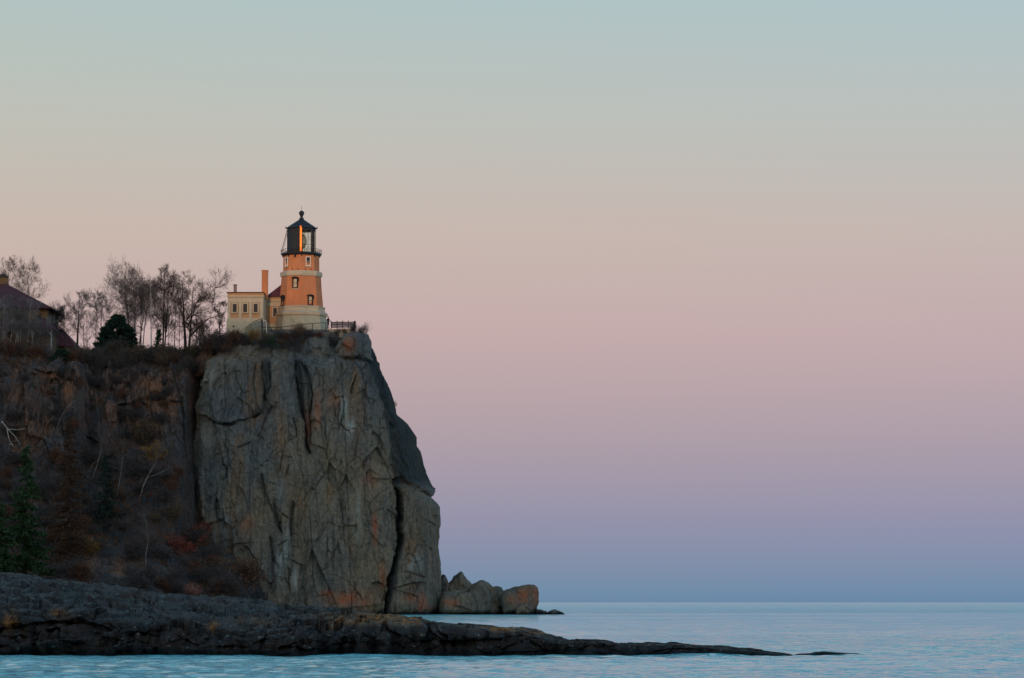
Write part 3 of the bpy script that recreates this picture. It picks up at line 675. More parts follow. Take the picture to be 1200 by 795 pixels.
white_m = mat_paint('weathered_white_paint', (.62, .61, .56), .2)
iron_m = simple('black_painted_iron', (.010, .015, .022), rough=.62, var=.3, spec=.3)
railm = simple('dark_rail_paint', (.018, .02, .024), rough=.85, spec=.1)
redroof_m = simple('red_shingle', (.085, .024, .028), rough=.8, var=.3, scale=2.5, vec=(1, 1, 4))
brass_m = simple('polished_copper', (.70, .22, .05), rough=.46, var=.06, metal=1.0)
stone_m = simple('tan_terrace_stone', (.36, .27, .19), var=.25, scale=1.2)
darkpane_m = simple('dark_window_glass', (.03, .03, .035), rough=.55, spec=.12)
palepane_m = simple('pale_window_blind', (.42, .36, .26), rough=.7, spec=.2)
def mat_glass():
    t = MT('lantern_glass', .02, .5); nt = t.nt
    tr = t.N('ShaderNodeBsdfTransparent'); tr.inputs[0].default_value = (.93, .96, .94, 1); gl = t.N('ShaderNodeBsdfGlossy'); gl.inputs['Roughness'].default_value = .05
    fr = t.N('ShaderNodeFresnel'); fr.inputs[0].default_value = 1.2
    mx = t.N('ShaderNodeMixShader'); t.L(fr.outputs[0], mx.inputs[0]); t.L(tr.outputs[0], mx.inputs[1]); t.L(gl.outputs[0], mx.inputs[2])
    t.L(mx.outputs[0], nt.nodes['Material Output'].inputs[0]); return t.m
glass_m = mat_glass()
def mat_lens():
    t = MT('lens_prisms', .12, .6); t.color((.48, .44, .30)); t.b.inputs['Transmission Weight'].default_value = .45; return t.m
lens_m = mat_lens()
OCT0 = 5.0
def octo(c, r, z, rot=OCT0, n=8):
    """corners at azimuth rot + 45 k, measured from the camera side"""
    return [(c[0]+r*math.sin(R(rot+k*360/n)), c[1]-r*math.cos(R(rot+k*360/n)), z) for k in range(n)]
def build_lighthouse():
    cx, cy = Xp(LXP, LY), LY; c = (cx, cy)
    root = thing('lighthouse', 'orange brick octagonal lighthouse with black lantern on a cream base', 'lighthouse', (cx, cy, zz(386)))
    def lf(name, spec, m, rot=OCT0, label=None):
        b = MB(); b.loft([octo(c, mm(hw), zz(py), rot) for py, hw in spec]); return b.build(name, m, root, label)
    lf('base', [(394, 32.6), (384, 32.2), (373.5, 29.8), (371.2, 29.5)], pale_base_m)
    lf('base_ledge', [(371.2, 30.0), (371.0, 31.2), (368.2, 31.5), (366.4, 28.8), (366.0, 28.2)], cream_m)
    lf('plinth', [(366.0, 28.2), (362.2, 27.9), (361.8, 28.7), (360.6, 28.5), (360.0, 26.2)], cream_m)
    wall = lf('brick_wall', [(360.0, 26.0), (350, 25.0), (338, 24.0), (327, 23.3), (325.4, 23.2)], brick_m)
    lf('cornice', [(325.4, 23.4), (325.0, 24.4), (322.8, 24.9), (320.4, 24.9), (319.2, 23.9), (318.9, 21.5)], cream_m)
    watch = lf('watch_room', [(318.9, 21.3), (300.6, 21.1)], brick_m)
    b = MB()
    for k in range(-2, 3):
        for s_ in (-.5, .5):
            for fa in (-17.5, 27.5):
                ap = mm(21.25)*math.cos(R(22.5)); t_ = Vector((math.cos(R(fa)), math.sin(R(fa)), 0)); n_ = Vector((math.sin(R(fa)), -math.cos(R(fa)), 0))
                if k in (-1, 1) and s_ > 0:
                    o = Vector((cx, cy, zz(317.4)))+n_*ap+t_*(k*.45)
                    b = MB(); b.tube([o-n_*.2, o+n_*.05], .09, 8); b.build('vent_hole', railm, watch)
    dk = lf('gallery_deck', [(300.6, 21.6), (300.0, 22.8), (299.2, 23.9), (297.6, 24.1), (297.5, 22.0)], iron_m)
    b = MB()
    for k in range(8):
        a = R(OCT0+k*45); n_ = Vector((math.sin(a), -math.cos(a), 0))
        o = Vector((cx, cy, 0))+n_*mm(20.6); b = MB()
        b.prism([o+Vector((0, 0, zz(300.4)))-n_.cross(Vector((0, 0, 1)))*.06, o+n_*mm(2.6)+Vector((0, 0, zz(300.4)))-n_.cross(Vector((0, 0, 1)))*.06, o+Vector((0, 0, zz(303.2)))-n_.cross(Vector((0, 0, 1)))*.06], n_.cross(Vector((0, 0, 1)))*.12)
        b.build('bracket', iron_m, dk)
    # railing round the gallery
    b = MB()
    for py in (297.3, 295.3, 293.2):
        rr = octo(c, mm(24.0), zz(py))
        for k in range(8): b.tube([rr[k], rr[(k+1) % 8]], .025, 5)
    for k in range(8):
        p0, p1 = Vector(octo(c, mm(24.0), 0)[k]), Vector(octo(c, mm(24.0), 0)[(k+1) % 8])
        for s_ in (0, .33, .67):
            q = p0.lerp(p1, s_); b.tube([(q.x, q.y, zz(297.5)), (q.x, q.y, zz(292.8))], .025, 5)
    b.build('gallery_railing', railm, root)
    # lantern: dark plates on the land side, glass on the lake side
    rl = mm(16.6); lo, hi = zz(297.5), zz(268.4); lw, lh = zz(296.4), zz(271.2)
    def fac(k): return Vector(octo(c, rl, 0, OCT0)[k % 8]), Vector(octo(c, rl, 0, OCT0)[(k+1) % 8])
    b = MB(); b.loft([octo(c, rl+.02, lo), octo(c, rl+.02, lw)]); b.build('lantern_sill', iron_m, root)
    b = MB(); b.loft([octo(c, rl+.02, lh), octo(c, rl+.02, hi)]); b.build('lantern_header', iron_m, root)
    for k in range(8):
        p0, p1 = fac(k); out = ((p0+p1)/2-Vector((cx, cy, 0))); out.normalize()
        if k in (7, 6, 5, 4):                                          # plated facets
            b = MB(); a0, a1 = p0-out*.06, p1-out*.06
            b.prism([(a0.x, a0.y, lw), (a1.x, a1.y, lw), (a1.x, a1.y, lh), (a0.x, a0.y, lh)], out*.06)
            pl = b.build('lantern_plate', iron_m, root)
            b = MB(); mid = (p0+p1)/2
            b.tube([(mid.x, mid.y, lw), (mid.x, mid.y, lh)], .02, 5); b.build('plate_seam', iron_m, pl)
        else:
            b = MB(); a0, a1 = p0-out*.10, p1-out*.10
            b.prism([(a0.x, a0.y, lw), (a1.x, a1.y, lw), (a1.x, a1.y, lh), (a0.x, a0.y, lh)], out*.015)
            gp = b.build('lantern_pane', glass_m, root)
            b = MB()
            for s_ in (.33, .67):
                q = p0.lerp(p1, s_)-out*.06; b.tube([(q.x, q.y, lw), (q.x, q.y, lh)], .022 if k == 0 else .012, 5)
            for s_ in (.33, .67):
                z = lw+(lh-lw)*s_; b.tube([(p0.x-out.x*.06, p0.y-out.y*.06, z), (p1.x-out.x*.06, p1.y-out.y*.06, z)], .022 if k == 0 else .012, 5)
            b.build('glazing_bar', iron_m, gp)
        b = MB(); b.tube([(p0.x, p0.y, lw-.02), (p0.x, p0.y, lh+.02)], .045, 8)
        if k: b.build('lantern_post', iron_m, root)
    # the bright metal strip beside the first pane, which throws back the afterglow
    p0, p1 = fac(7); q = p1
    nrm = Vector((math.sin(R(SUN_AZ*.5)), -math.cos(R(SUN_AZ*.5)), 0)); tg = Vector((-nrm.y, nrm.x, 0))
    b = MB(); w_ = mm(1.25); cpt = Vector((q.x, q.y, 0))-tg*mm(1.0)
    b.loft([[cpt+tg*w_*s_+nrm*(.16+.03*math.cos(s_*1.5))+Vector((0, 0, z)) for s_ in (-1, -.5, 0, .5, 1)]+[cpt+tg*w_-nrm*.1+Vector((0, 0, z)), cpt-tg*w_-nrm*.1+Vector((0, 0, z))] for z in (lw, zz(266.8))])
    b.build('corner_strip', brass_m, root, 'polished corner strip glowing orange with the sunset')
    # the lens on its pedestal
    b = MB(); prof = [(0.05, lw)]+[(.30, lw), (.30, lw+.5)]
    b.lathe((cx, cy), [(.3, lo), (.34, lo+.2), (.2, lo+.5), (.2, lw+.55)], 16); ped = b.build('lens_pedestal', brass_m, root)
    b = MB(); z0, z1 = lw+.55, lh-.35; prof = []
    for i in range(25):
        t_ = i/24; r_ = .78*max(.05, math.sin(math.pi*(.08+.84*t_)))**.7*(1+.03*(i % 2)); prof.append((r_, z0+(z1-z0)*t_))
    b.lathe((cx, cy), prof, 24); b.build('lens', lens_m, ped)
    # roof
    b = MB(); b.loft([octo(c, mm(17.4), zz(269.0)), octo(c, mm(18.6), zz(268.4)), octo(c, mm(18.4), zz(267.4)), octo(c, mm(16.8), zz(266.6)), octo(c, mm(9.5), zz(261.8)), octo(c, mm(2.6), zz(257.4)), octo(c, mm(2.2), zz(256.6))])
    rf = b.build('lantern_roof', iron_m, root)
    for k in range(8):
        b = MB(); q = Vector(octo(c, mm(18.4), zz(267.4))[k]); b.lathe((q.x, q.y), [(.03, q.z-.1), (.09, q.z), (.03, q.z+.18), (.01, q.z+.25)], 6)
        b.build('roof_finial', iron_m, rf)
    b = MB(); b.lathe(c, [(mm(2.9), zz(257.4)), (mm(2.7), zz(256)), (mm(1.6), zz(255.2)), (mm(1.6), zz(253.6)), (mm(2.3), zz(253))]+[(mm(3.2)*math.cos(R(a)), zz(250)+mm(3.0)*math.sin(R(a))) for a in range(-50, 91, 14)]+[(.03, zz(246.8))], 20)
    vb = b.build('ventilator_ball', iron_m, rf, smooth=False)
    b = MB(); b.tube([(cx, cy, zz(247.2)), (cx, cy, zz(241))], [.035, .015], 5); b.build('lightning_rod', iron_m, root)
    b = MB(); q = P(329.6, 296, LY-1.0); q2 = P(336.3, 270, LY-1.0); b.tube([q, q2], .045, 5); q = P(331.2, 296, LY-1.0); b.tube([q, P(337.2, 271, LY-1.0)], .03, 5); b.build('roof_ladder', railm, root)
    # windows
    def window(fa, off, py0, py1, w, ap_px, pane, arch=True, hood=False, fm=None):
        n_ = Vector((math.sin(R(fa)), -math.cos(R(fa)), 0)); t_ = Vector((math.cos(R(fa)), math.sin(R(fa)), 0))
        ap = mm(ap_px)*math.cos(R(22.5)); o = Vector((cx, cy, 0))+n_*ap+t_*mm(off); hw = mm(w)/2; z1, z0 = zz(py0), zz(py1)
        def arc(hw_, z0_, zt, a_=.22):
            pts = [(-hw_, z0_), (hw_, z0_)]
            if arch:
                h_ = hw_*a_*2
                pts += [(hw_*math.cos(R(a)), zt-h_+h_*math.sin(R(a))) for a in range(0, 181, 20)]
            else: pts += [(hw_, zt), (-hw_, zt)]
            return pts
        fw = min(.16, hw*.42) if arch else hw*.24
        outer, inner = arc(hw, z0, z1), arc(hw-fw, z0+fw, z1-fw)
        b = MB(); tp = lambda pts, d: [o+t_*x+n_*d+Vector((0, 0, z)) for x, z in pts]
        b.loft([tp(outer, -.35), tp(outer, .10), tp(inner, .10), tp(inner, -.02)], caps=False); fr = b.build('window', fm or railm, root)
        b = MB(); b.prism(tp(inner, -.03), n_*.03); pn = b.build('pane', pane, fr)
        b = MB(); b.box(-hw-.08, hw+.08, -.16, .3, z0-.14, z0); M_ = Matrix.Translation(o) @ Matrix.Rotation(R(fa), 4, 'Z')
        b = MB(); b.box(-hw-.06, hw+.06, -.15, .3, z0-.12, z0-.004, M_); b.build('sill', cream_m, fr)
        b = MB(); zm = (z0+z1)/2; b.tube([o-t_*(hw-fw)+n_*.02+Vector((0, 0, zm)), o+t_*(hw-fw)+n_*.02+Vector((0, 0, zm))], .03, 4); b.build('sash_bar', fm or railm, fr)
        if hood:
            b = MB(); oo, ii = arc(hw+.12, z1-.55, z1+.14), arc(hw+.004, z1-.55, z1+.02); b.loft([tp(oo[1:], -.1), tp(oo[1:], .16), tp(ii[1:], .16), tp(ii[1:], -.1)], caps=False, closed=False); b.build('hood', railm, fr)
    window(-17.5, 1.2, 327.6, 340.2, 7.0, 24.1, palepane_m, True, True)
    window(27.5, 1.2, 348.2, 360.1, 6.6, 25.6, palepane_m, True, True)
    window(-62.5, .5, 348.2, 360.1, 9.0, 25.4, darkpane_m, True, True)
    window(27.5, 0, 302.8, 313.6, 6.2, 21.2, darkpane_m, False, False, white_m)
    window(-62.5, 2.0, 302.8, 313.6, 7.5, 21.2, darkpane_m, False, False, white_m)
    b = MB(); n_ = Vector((math.sin(R(-17.5)), -math.cos(R(-17.5)), 0)); o = Vector((cx, cy, zz(301.6)))+n_*mm(20.1); b.box(-.12, .12, -.3, .1, -.22, .25, Matrix.Translation(o)); b.build('flood_lamp', railm, root)
    return root
build_lighthouse()

# ------------------------------------------------------------------ fog signal building
def build_fog():
    Y = 455.0; WG = 6.4; x = lambda px: Xp(px, Y, 370); z = lambda py: Zp(py, Y)
    root = thing('fog_signal_building', 'flat fronted fog signal building with ochre panels and tall brick chimney', 'building', (x(290), Y+5, z(394)))
    b = MB(); b.box(x(267), x(308.4), Y, Y+12, z(398), z(344.0)); w = b.build('wall', cream_m, root)
    b = MB(); b.box(x(308.4), x(333), Y+WG, Y+12, z(398), z(344.2)); w2 = b.build('wing_wall', ochre_m, root)
    b = MB(); b.box(x(265.7), x(309.2), Y-.35, Y+12.2, z(398), z(376.2)); b.box(x(309.2)+.004, x(333), Y+WG-.25, Y+8, z(398), z(377.4)); b.build('foundation', pale_base_m, root)
    b = MB(); b.box(x(265.9), x(309.2), Y-.30, Y+12.1, z(376.15), z(373.6)); b.box(x(309.2)+.004, x(333), Y+WG-.2, Y+8, z(377.35), z(375.4)); b.build('water_table', cream_m, root)
    b = MB()
    b.box(x(266.8), x(308.6), Y-.12, Y+12.05, z(354.2), z(348.4)); b.box(x(266.2), x(309.1), Y-.38, Y+12.2, z(348.35), z(346.8)); b.box(x(308.8)+.01, x(333), Y+WG-.14, Y+12, z(354.2), z(348.4)); b.box(x(309.2)+.01, x(333), Y+WG-.38, Y+12, z(348.35), z(346.8)); b.build('frieze', cream_m, root)
    b = MB(); b.box(x(266.4), x(308.9), Y-.25, Y+12.2, z(346.75), z(343.6)); b.box(x(309)+.01, x(333), Y+WG-.26, Y+12, z(346.75), z(343.8)); b.build('parapet', ochre_m, root)
    b = MB(); b.box(x(265.6), x(309.4), Y-.5, Y+12.4, z(343.55), z(342.7)); b.box(x(309.4)+.004, x(333), Y+WG-.5, Y+12, z(343.55), z(342.8)); b.build('coping', simple('dark_coping', (.06, .035, .03)), root)
    for a, c_ in ((266.8, 270.2), (280.0, 283.0), (292.1, 295.2), (304.4, 308.5)):
        b = MB(); b.box(x(a), x(c_), Y-.16, Y+.05, z(373.65), z(354.15)); b.build('pilaster', cream_m, root)
    for a, c_ in ((270.2, 280.0), (283.0, 292.1), (295.2, 304.4)):
        b = MB(); b.box(x(a)+.01, x(c_)-.01, Y-.03, Y+.1, z(372.6), z(355.0)); b.build('brick_panel', ochre_m, root)
    def win(cxp, Yw, w=5.0):
        b = MB(); h0, h1 = z(365.4), z(356.4); c_ = x(cxp); hw = w/2*Yw/FPX
        b.box(c_-hw-.16, c_-hw, Yw-.12, Yw+.1, h0-.1, h1+.16); b.box(c_+hw, c_+hw+.16, Yw-.12, Yw+.1, h0-.1, h1+.16)
        b.box(c_-hw, c_+hw, Yw-.12, Yw+.1, h1, h1+.16); b.box(c_-hw-.22, c_+hw+.22, Yw-.2, Yw+.1, h0-.22, h0-.104)
        fr = b.build('window', cream_m, root)
        b = MB(); b.box(c_-hw+.002, c_+hw-.002, Yw-.05, Yw+.08, h0-.1, h1-.002); b.build('pane', darkpane_m, fr)
        b = MB(); b.box(c_-.03, c_+.03, Yw-.075, Yw-.052, h0-.09, h1-.01); b.box(c_-hw+.01, c_+hw-.01, Yw-.078, Yw-.0525, (h0+h1)/2-.03, (h0+h1)/2+.03); b.build('sash', iron_m, fr)
    for c_ in (275.0, 287.3, 299.6): win(c_, Y-.03, 4.6)
    win(318.4, Y+WG, 4.2)
    # hipped red roof over the back part
    b = MB(); x0, x1 = x(306.5), x(336); yb, yf = Y+14.5, Y+WG+.3; ze = z(342.9); zr = Zp(330.0, Y+10); xr = Xp(334, Y+10)
    v = [(x0, yf, ze), (x1, yf, ze), (x1, yb, ze), (x0, yb, ze), (xr, Y+10, zr), (Xp(335.5, Y+10), Y+10, zr)]
    b.add(v, [(0, 1, 5, 4), (1, 2, 5), (2, 3, 4, 5), (3, 0, 4), (0, 3, 2, 1)]); b.build('hip_roof', redroof_m, root)
    b = MB(); yc = Y+3.0; b.box(Xp(306.2, yc), Xp(313.2, yc), yc, yc+.95, z(348), Zp(317.6, yc)); ch = b.build('chimney', brick_m, root, 'tall square brick chimney')
    b = MB(); b.box(Xp(305.8, yc), Xp(313.6, yc), yc-.06, yc+1.0, Zp(317.55, yc), Zp(316.6, yc)); b.build('chimney_cap', brick_m, ch)
    b = MB(); yc = Y+4; b.box(Xp(273.2, yc), Xp(276.8, yc), yc, yc+.45, z(348), Zp(334.4, yc)); st = b.build('vent_stack', simple('grey_stack', (.16, .12, .11)), root)
    b = MB(); b.box(Xp(272.8, yc), Xp(277.2, yc), yc-.06, yc+.5, Zp(334.35, yc), Zp(333.5, yc)); b.build('stack_cap', iron_m, st)
    b = MB(); b.tube([P(273.5, 382.6, Y-.34), P(273.5, 382.6, Y-.5)], .14, 8); b.build('drain_pipe', iron_m, root)
build_fog()

def build_terrace():
    # sloping stair wall in front of the fog building
    Y = 453.0; b = MB()
    pts = [(287.5, 398), (287.5, 386.4), (292, 382.2), (299, 377.6), (306.4, 375.0), (306.4, 398)]
    b.prism([P(a, c, Y) for a, c in pts], (0, 2.4, 0)); tr = thing('stair_wall', 'grey green sloping concrete stair wall below the fog building windows', 'stair wall', P(297, 398, Y))
    b.build('panel', simple('grey_green_concrete', (.13, .155, .14), var=.3), tr)
    b = MB(); b.box(Xp(306.5, Y)+.0, Xp(307.6, Y), Y-.1, Y+.1, Zp(396, Y), Zp(373.2, Y)); b.build('end_post', railm, tr)
    b = MB(); b.tube([P(287.5, 385.2, Y-.05), P(292, 381.0, Y-.05), P(299, 376.4, Y-.05), P(306.4, 373.8, Y-.05)], .05, 5); b.build('handrail', railm, tr)
    h = thing('pipe_handrail', 'pale curved pipe handrail beside the stair wall', 'handrail', P(310, 392, 453.6)); b = MB()
    b.tube([P(308.6, 377, 453.6), P(310.6, 375.6, 453.6), P(312, 378, 453.6), P(312.4, 392, 453.6)], .06, 6); b.build('pipe', white_m, h)
    # tan terrace kerb on which the tower stands, with the wire fence before it
    Yt = 455.2; t = MB()
    pts = [(318, 394), (322, 391), (346, 388.6), (384, 385.8), (398, 385.3), (412, 385.2), (418, 388), (424, 396), (318, 398)]
    t.prism([P(a, c, Yt) for a, c in pts], (0, 3.0, 0)); o = t.build('terrace_wall', stone_m); tag(o, 'low tan stone terrace wall under the lighthouse base', 'wall')
    f = thing('wire_fence', 'thin dark wire fence strung across the front of the lighthouse base', 'fence', P(340, 392, 454.2))
    yf = 454.2; top = [(288, 383.4), (297, 379), (306, 384.0), (318, 384.2), (330, 383.6), (342, 382.0), (354, 380.4), (366, 379.4), (382, 378.4)]
    b = MB(); b.tube([P(a, c, yf) for a, c in top[2:]], .045, 5); b.build('top_rail', railm, f)
    for a, c in top[2:]:
        b = MB(); b.tube([P(a, c-.4, yf), P(a, c+11, yf)], .05, 5); b.build('post', railm, f)
    b = MB()
    for k in range(1, 4): b.tube([P(a, c+k*2.6, yf) for a, c in top[2:]], .012, 3)
    b.build('wire', railm, f)
    r = thing('iron_railing', 'black iron railing on the terrace edge right of the lighthouse'.replace(' right of', ' beyond'), 'railing', P(402, 385, 455.6))
    yr = 455.6; b = MB()
    for py in (378.0, 380.4, 384.0): b.tube([P(388, py, yr), P(400, py-.25, yr), P(416, py-.3, yr), P(417, py-.2, yr+7)], .06, 5)
    b.build('rail', railm, r)
    for a in (388, 395, 401.5, 408.5):
        b = MB(); b.tube([P(a, 377.4, yr), P(a, 386, yr)], .06, 6); b.lathe(tuple(P(a, 377, yr))[:2], [(.02, Zp(377.2, yr)), (.12, Zp(376.7, yr)), (.02, Zp(376, yr))], 6); b.build('post', railm, r)
    b = MB(); b.box(Xp(414.4, yr), Xp(416.8, yr), yr-.15, yr+.15, Zp(386, yr), Zp(376.4, yr)); b.build('end_pillar', railm, r)
    b = MB()
    for k in range(44):
        a = 388+k*.65; b.tube([P(a, 378, yr), P(a, 384, yr)], .032, 4)
    b.build('baluster', railm, r)
build_terrace()

# ------------------------------------------------------------------ person on the terrace
def skin_mesh(verts, edges, radii, root=0, sub=1):
    me = bpy.data.meshes.new('tmp'); me.from_pydata(verts, edges, []); o = bpy.data.objects.new('tmp', me); COL.objects.link(o)
    m = o.modifiers.new('s', 'SKIN'); sv = me.skin_vertices[0].data if me.skin_vertices else None
    if sv is None:
        bpy.context.view_layer.objects.active = o; bpy.context.view_layer.update(); sv = me.skin_vertices[0].data
    for k, r in enumerate(radii): sv[k].radius = (r, r) if not isinstance(r, tuple) else r; sv[k].use_root = (k == root)
    s_ = o.modifiers.new('u', 'SUBSURF'); s_.levels = sub; s_.render_levels = sub
    dg = bpy.context.evaluated_depsgraph_get(); dg.update(); ev = o.evaluated_get(dg); out = bpy.data.meshes.new_from_object(ev)
    bpy.data.objects.remove(o); return out
def build_person():
    V = []; E = []; Rr = []
    def a(p, r, par=None):
        V.append(Vector(p)); Rr.append(r)
        if par is not None: E.append((par, len(V)-1))
        return len(V)-1
    pel = a((0, 0, .95), (.15, .115)); wa = a((0, .01, 1.10), (.14, .105), pel); chv = a((0, .0, 1.30), (.165, .115), wa); nk = a((0, .01, 1.47), .06, chv)
    hd = a((0, -.01, 1.58), (.075, .085), nk); tp = a((0, -.005, 1.69), (.07, .08), hd)
    a((0, -.095, 1.575), .018, hd)                                     # nose
    for s in (-1, 1):
        sh = a((s*.19, .01, 1.41), .06, chv); el = a((s*.23, .02, 1.14), .048, sh); wr = a((s*.19, -.20, 1.04), .034, el); pm = a((s*.175, -.27, 1.03), (.04, .024), wr)
        for f_, (dx, dy, l) in enumerate(((-.03, -.02, .06), (-.01, -.04, .075), (.012, -.04, .07), (.03, -.03, .055))):
            k1 = a((s*.175+dx, -.27+dy, 1.025), .009, pm); a((s*.175+dx*1.15, -.27+dy-l*.7, .995), .007, k1)
        t1 = a((s*.14, -.25, 1.05), .010, wr); a((s*.125, -.29, 1.05), .008, t1)
        hp = a((s*.09, 0, .88), .09, pel); kn = a((s*.10, -.015, .48), .06, hp); an = a((s*.11, .02, .08), .042, kn); a((s*.12, -.14, .04), .036, an)
    me = skin_mesh(V, E, Rr, 0, 1)
    coat = simple('dark_coat', (.013, .014, .018), rough=.9); skin = simple('skin', (.36, .20, .14), rough=.6); hair = simple('dark_hair', (.015, .011, .009))
    base = P(384.6, 385.6, 455.4)
    Mx = Matrix.Translation(base) @ Matrix.Rotation(R(150), 4, 'Z')
    me.transform(Mx)
    o = bpy.data.objects.new('person', me); COL.objects.link(o)
    inv = Mx.inverted(); me.materials.clear(); me.materials.append(coat); me.materials.append(skin)
    for p in me.polygons:
        c = inv @ p.center; p.material_index = 1 if (c.z > 1.5 or (c.y < -.22 and .95 < c.z < 1.1)) else 0; p.use_smooth = True
    tag(o, 'person in dark clothes standing beside the lighthouse base at the railing', 'person')
    b = MB(); b.lathe((0, .012), [(.085, 1.56), (.10, 1.62), (.10, 1.68), (.075, 1.75), (.02, 1.785)], 14)
    b.v = [tuple(Mx @ Vector((x, y+(.03 if z < 1.66 else 0), z))) for x, y, z in b.v]; b.build('hair', hair, o)
    for s in (-1, 1):
        b = MB(); b.tube([(s*.032, -.088, 1.612), (s*.032, -.10, 1.612)], .011, 6)
        b.v = [tuple(Mx @ Vector(v)) for v in b.v]; b.build('eye', hair, o)
    b = MB(); b.tube([(-.025, -.092, 1.535), (0, -.10, 1.533), (.025, -.092, 1.535)], .006, 5); b.v = [tuple(Mx @ Vector(v)) for v in b.v]; b.build('mouth', simple('lips', (.22, .08, .07)), o)
build_person()

# ------------------------------------------------------------------ keeper's house and the outbuilding behind it
housewall_m = simple('ochre_house_brick', (.13, .085, .042), var=.3, scale=1.6)
houseroof_m = simple('dark_red_shingle', (.066, .028, .034), rough=.85, var=.4, scale=2.5, vec=(1, 1, 4)); housetrim_m = mat_paint('grey_weathered_trim', (.34, .35, .34)); dimtrim_m = simple('brown_window_trim', (.06, .045, .035))
def build_house():
    Y = 476.0; x = lambda px: Xp(px, Y, 380); z = lambda py: Zp(py, Y)
    root = thing('brick_house', 'ochre brick house with dark red hip roof and bracketed porch', 'house', (x(0), Y+4, z(408)))
    b = MB(); b.box(x(-70), x(55.4), Y, Y+11, z(416), z(359.5)); b.build('wall', housewall_m, root)
    b = MB(); ze = z(360.8); yf, yb = Y-1.0, Y+12; x0, x1 = x(-78), x(61); ym = Y+5.5; zr = Zp(331, ym)
    v = [(x0, yf, ze), (x1, yf, ze), (x1, yb, ze), (x0, yb, ze), (x(-72)+5, ym, zr), (Xp(3, ym), ym, zr)]
    b.add(v+[(p[0], p[1], p[2]-.18) for p in v[:4]], [(0, 1, 5, 4), (1, 2, 5), (2, 3, 4, 5), (3, 0, 4), (0, 1, 7, 6), (1, 2, 8, 7), (2, 3, 9, 8), (3, 0, 6, 9), (6, 7, 8, 9)])
    rf = b.build('hip_roof', houseroof_m, root)
    b = MB(); yc = Y+5; b.box(Xp(-3, yc), Xp(7.2, yc), yc, yc+1.1, Zp(341, yc), Zp(325.5, yc)); ch = b.build('chimney', housewall_m, rf)
    b = MB(); b.box(Xp(-3.6, yc), Xp(8, yc), yc-.1, yc+1.2, Zp(325.4, yc), Zp(323.0, yc)); b.box(Xp(-1, yc), Xp(5.2, yc), yc+.1, yc+1.0, Zp(322.95, yc), Zp(321.0, yc)); b.build('chimney_cap', iron_m, ch)
    for px in (-40, -16, 6, 22, 45):
        b = MB(); c_ = x(px); z0, z1 = z(379), z(368); b.box(c_-.5, c_+.5, Y-.06, Y+.1, z0, z1); fr = b.build('window', dimtrim_m, root)
        b = MB(); b.box(c_-.42, c_+.42, Y-.09, Y-.0625, z0+.08, z1-.08); b.build('pane', darkpane_m, fr)
    # porch: red lean-to roof on white posts with curved brackets
    b = MB(); xa, xb = x(38), x(66); yp = Y-2.6
    v = [(x(-30), yp, z(386.8)), (xb, yp, z(386.8)), (xb, Y+6, z(386.8)), (x(54.5), Y+6, z(373.6)), (x(54.5), Y-.05, z(373.6)), (x(-30), Y-.05, z(373.6))]
    b.add(v+[(p[0], p[1], p[2]-.22) for p in v], [(0, 1, 4, 5), (1, 2, 3, 4), (6, 7, 10, 11), (7, 8, 9, 10), (0, 1, 7, 6), (1, 2, 8, 7), (0, 5, 11, 6), (2, 3, 9, 8), (5, 4, 10, 11), (4, 3, 9, 10)])
    pr = b.build('porch_roof', houseroof_m, root)
    for px in (8, 24, 41, 63):
        b = MB(); b.box(x(px)-.1, x(px)+.1, yp+.3, yp+.5, z(412), z(388.2)); b.build('porch_post', housetrim_m, root)
        for s in (-1, 1):
            if px == 63 and s == 1: continue
            b = MB(); b.tube([(x(px)+s*(.1+1.1*(1-math.cos(R(a)))), yp+.4, z(395.5)+(z(388.4)-z(395.5))*math.sin(R(a))) for a in range(0, 91, 15)], .07, 5); b.build('bracket', housetrim_m, root)
    b = MB(); b.box(x(-30), x(64), yp+.2, yp+.62, z(388.4), z(387.9)); b.build('porch_beam', housetrim_m, root)
build_house()
def build_outbuilding():
    Y = 488.0; x = lambda px: Xp(px, Y, 395); z = lambda py: Zp(py, Y)
    root = thing('outbuilding', 'small red roofed outbuilding half hidden by shrubs behind the house', 'outbuilding', (x(74), Y+3, z(412)))
    b = MB(); b.box(x(54), x(86), Y, Y+6, z(420), z(402)); b.build('wall', housewall_m, root)
    b = MB(); ze, zr = z(405.5), Zp(386.5, Y+3); v = [(x(50), Y-.6, ze), (x(90), Y-.6, ze), (x(90), Y+6.6, ze), (x(50), Y+6.6, ze), (x(67), Y+3, zr), (x(71), Y+3, zr)]
    b.add(v+[(p[0], p[1], p[2]-.15) for p in v[:4]], [(0, 1, 5, 4), (1, 2, 5), (2, 3, 4, 5), (3, 0, 4), (0, 1, 7, 6), (1, 2, 8, 7), (2, 3, 9, 8), (3, 0, 6, 9), (6, 7, 8, 9)])
    rf = b.build('roof', simple('bright_red_shingle', (.15, .032, .032), rough=.8, scale=2.5), root)
    b = MB(); b.box(Xp(64.6, Y+3), Xp(67.6, Y+3), Y+2.7, Y+3.2, Zp(389, Y+3), Zp(381.8, Y+3)); b.build('vent', housewall_m, rf)
build_outbuilding()
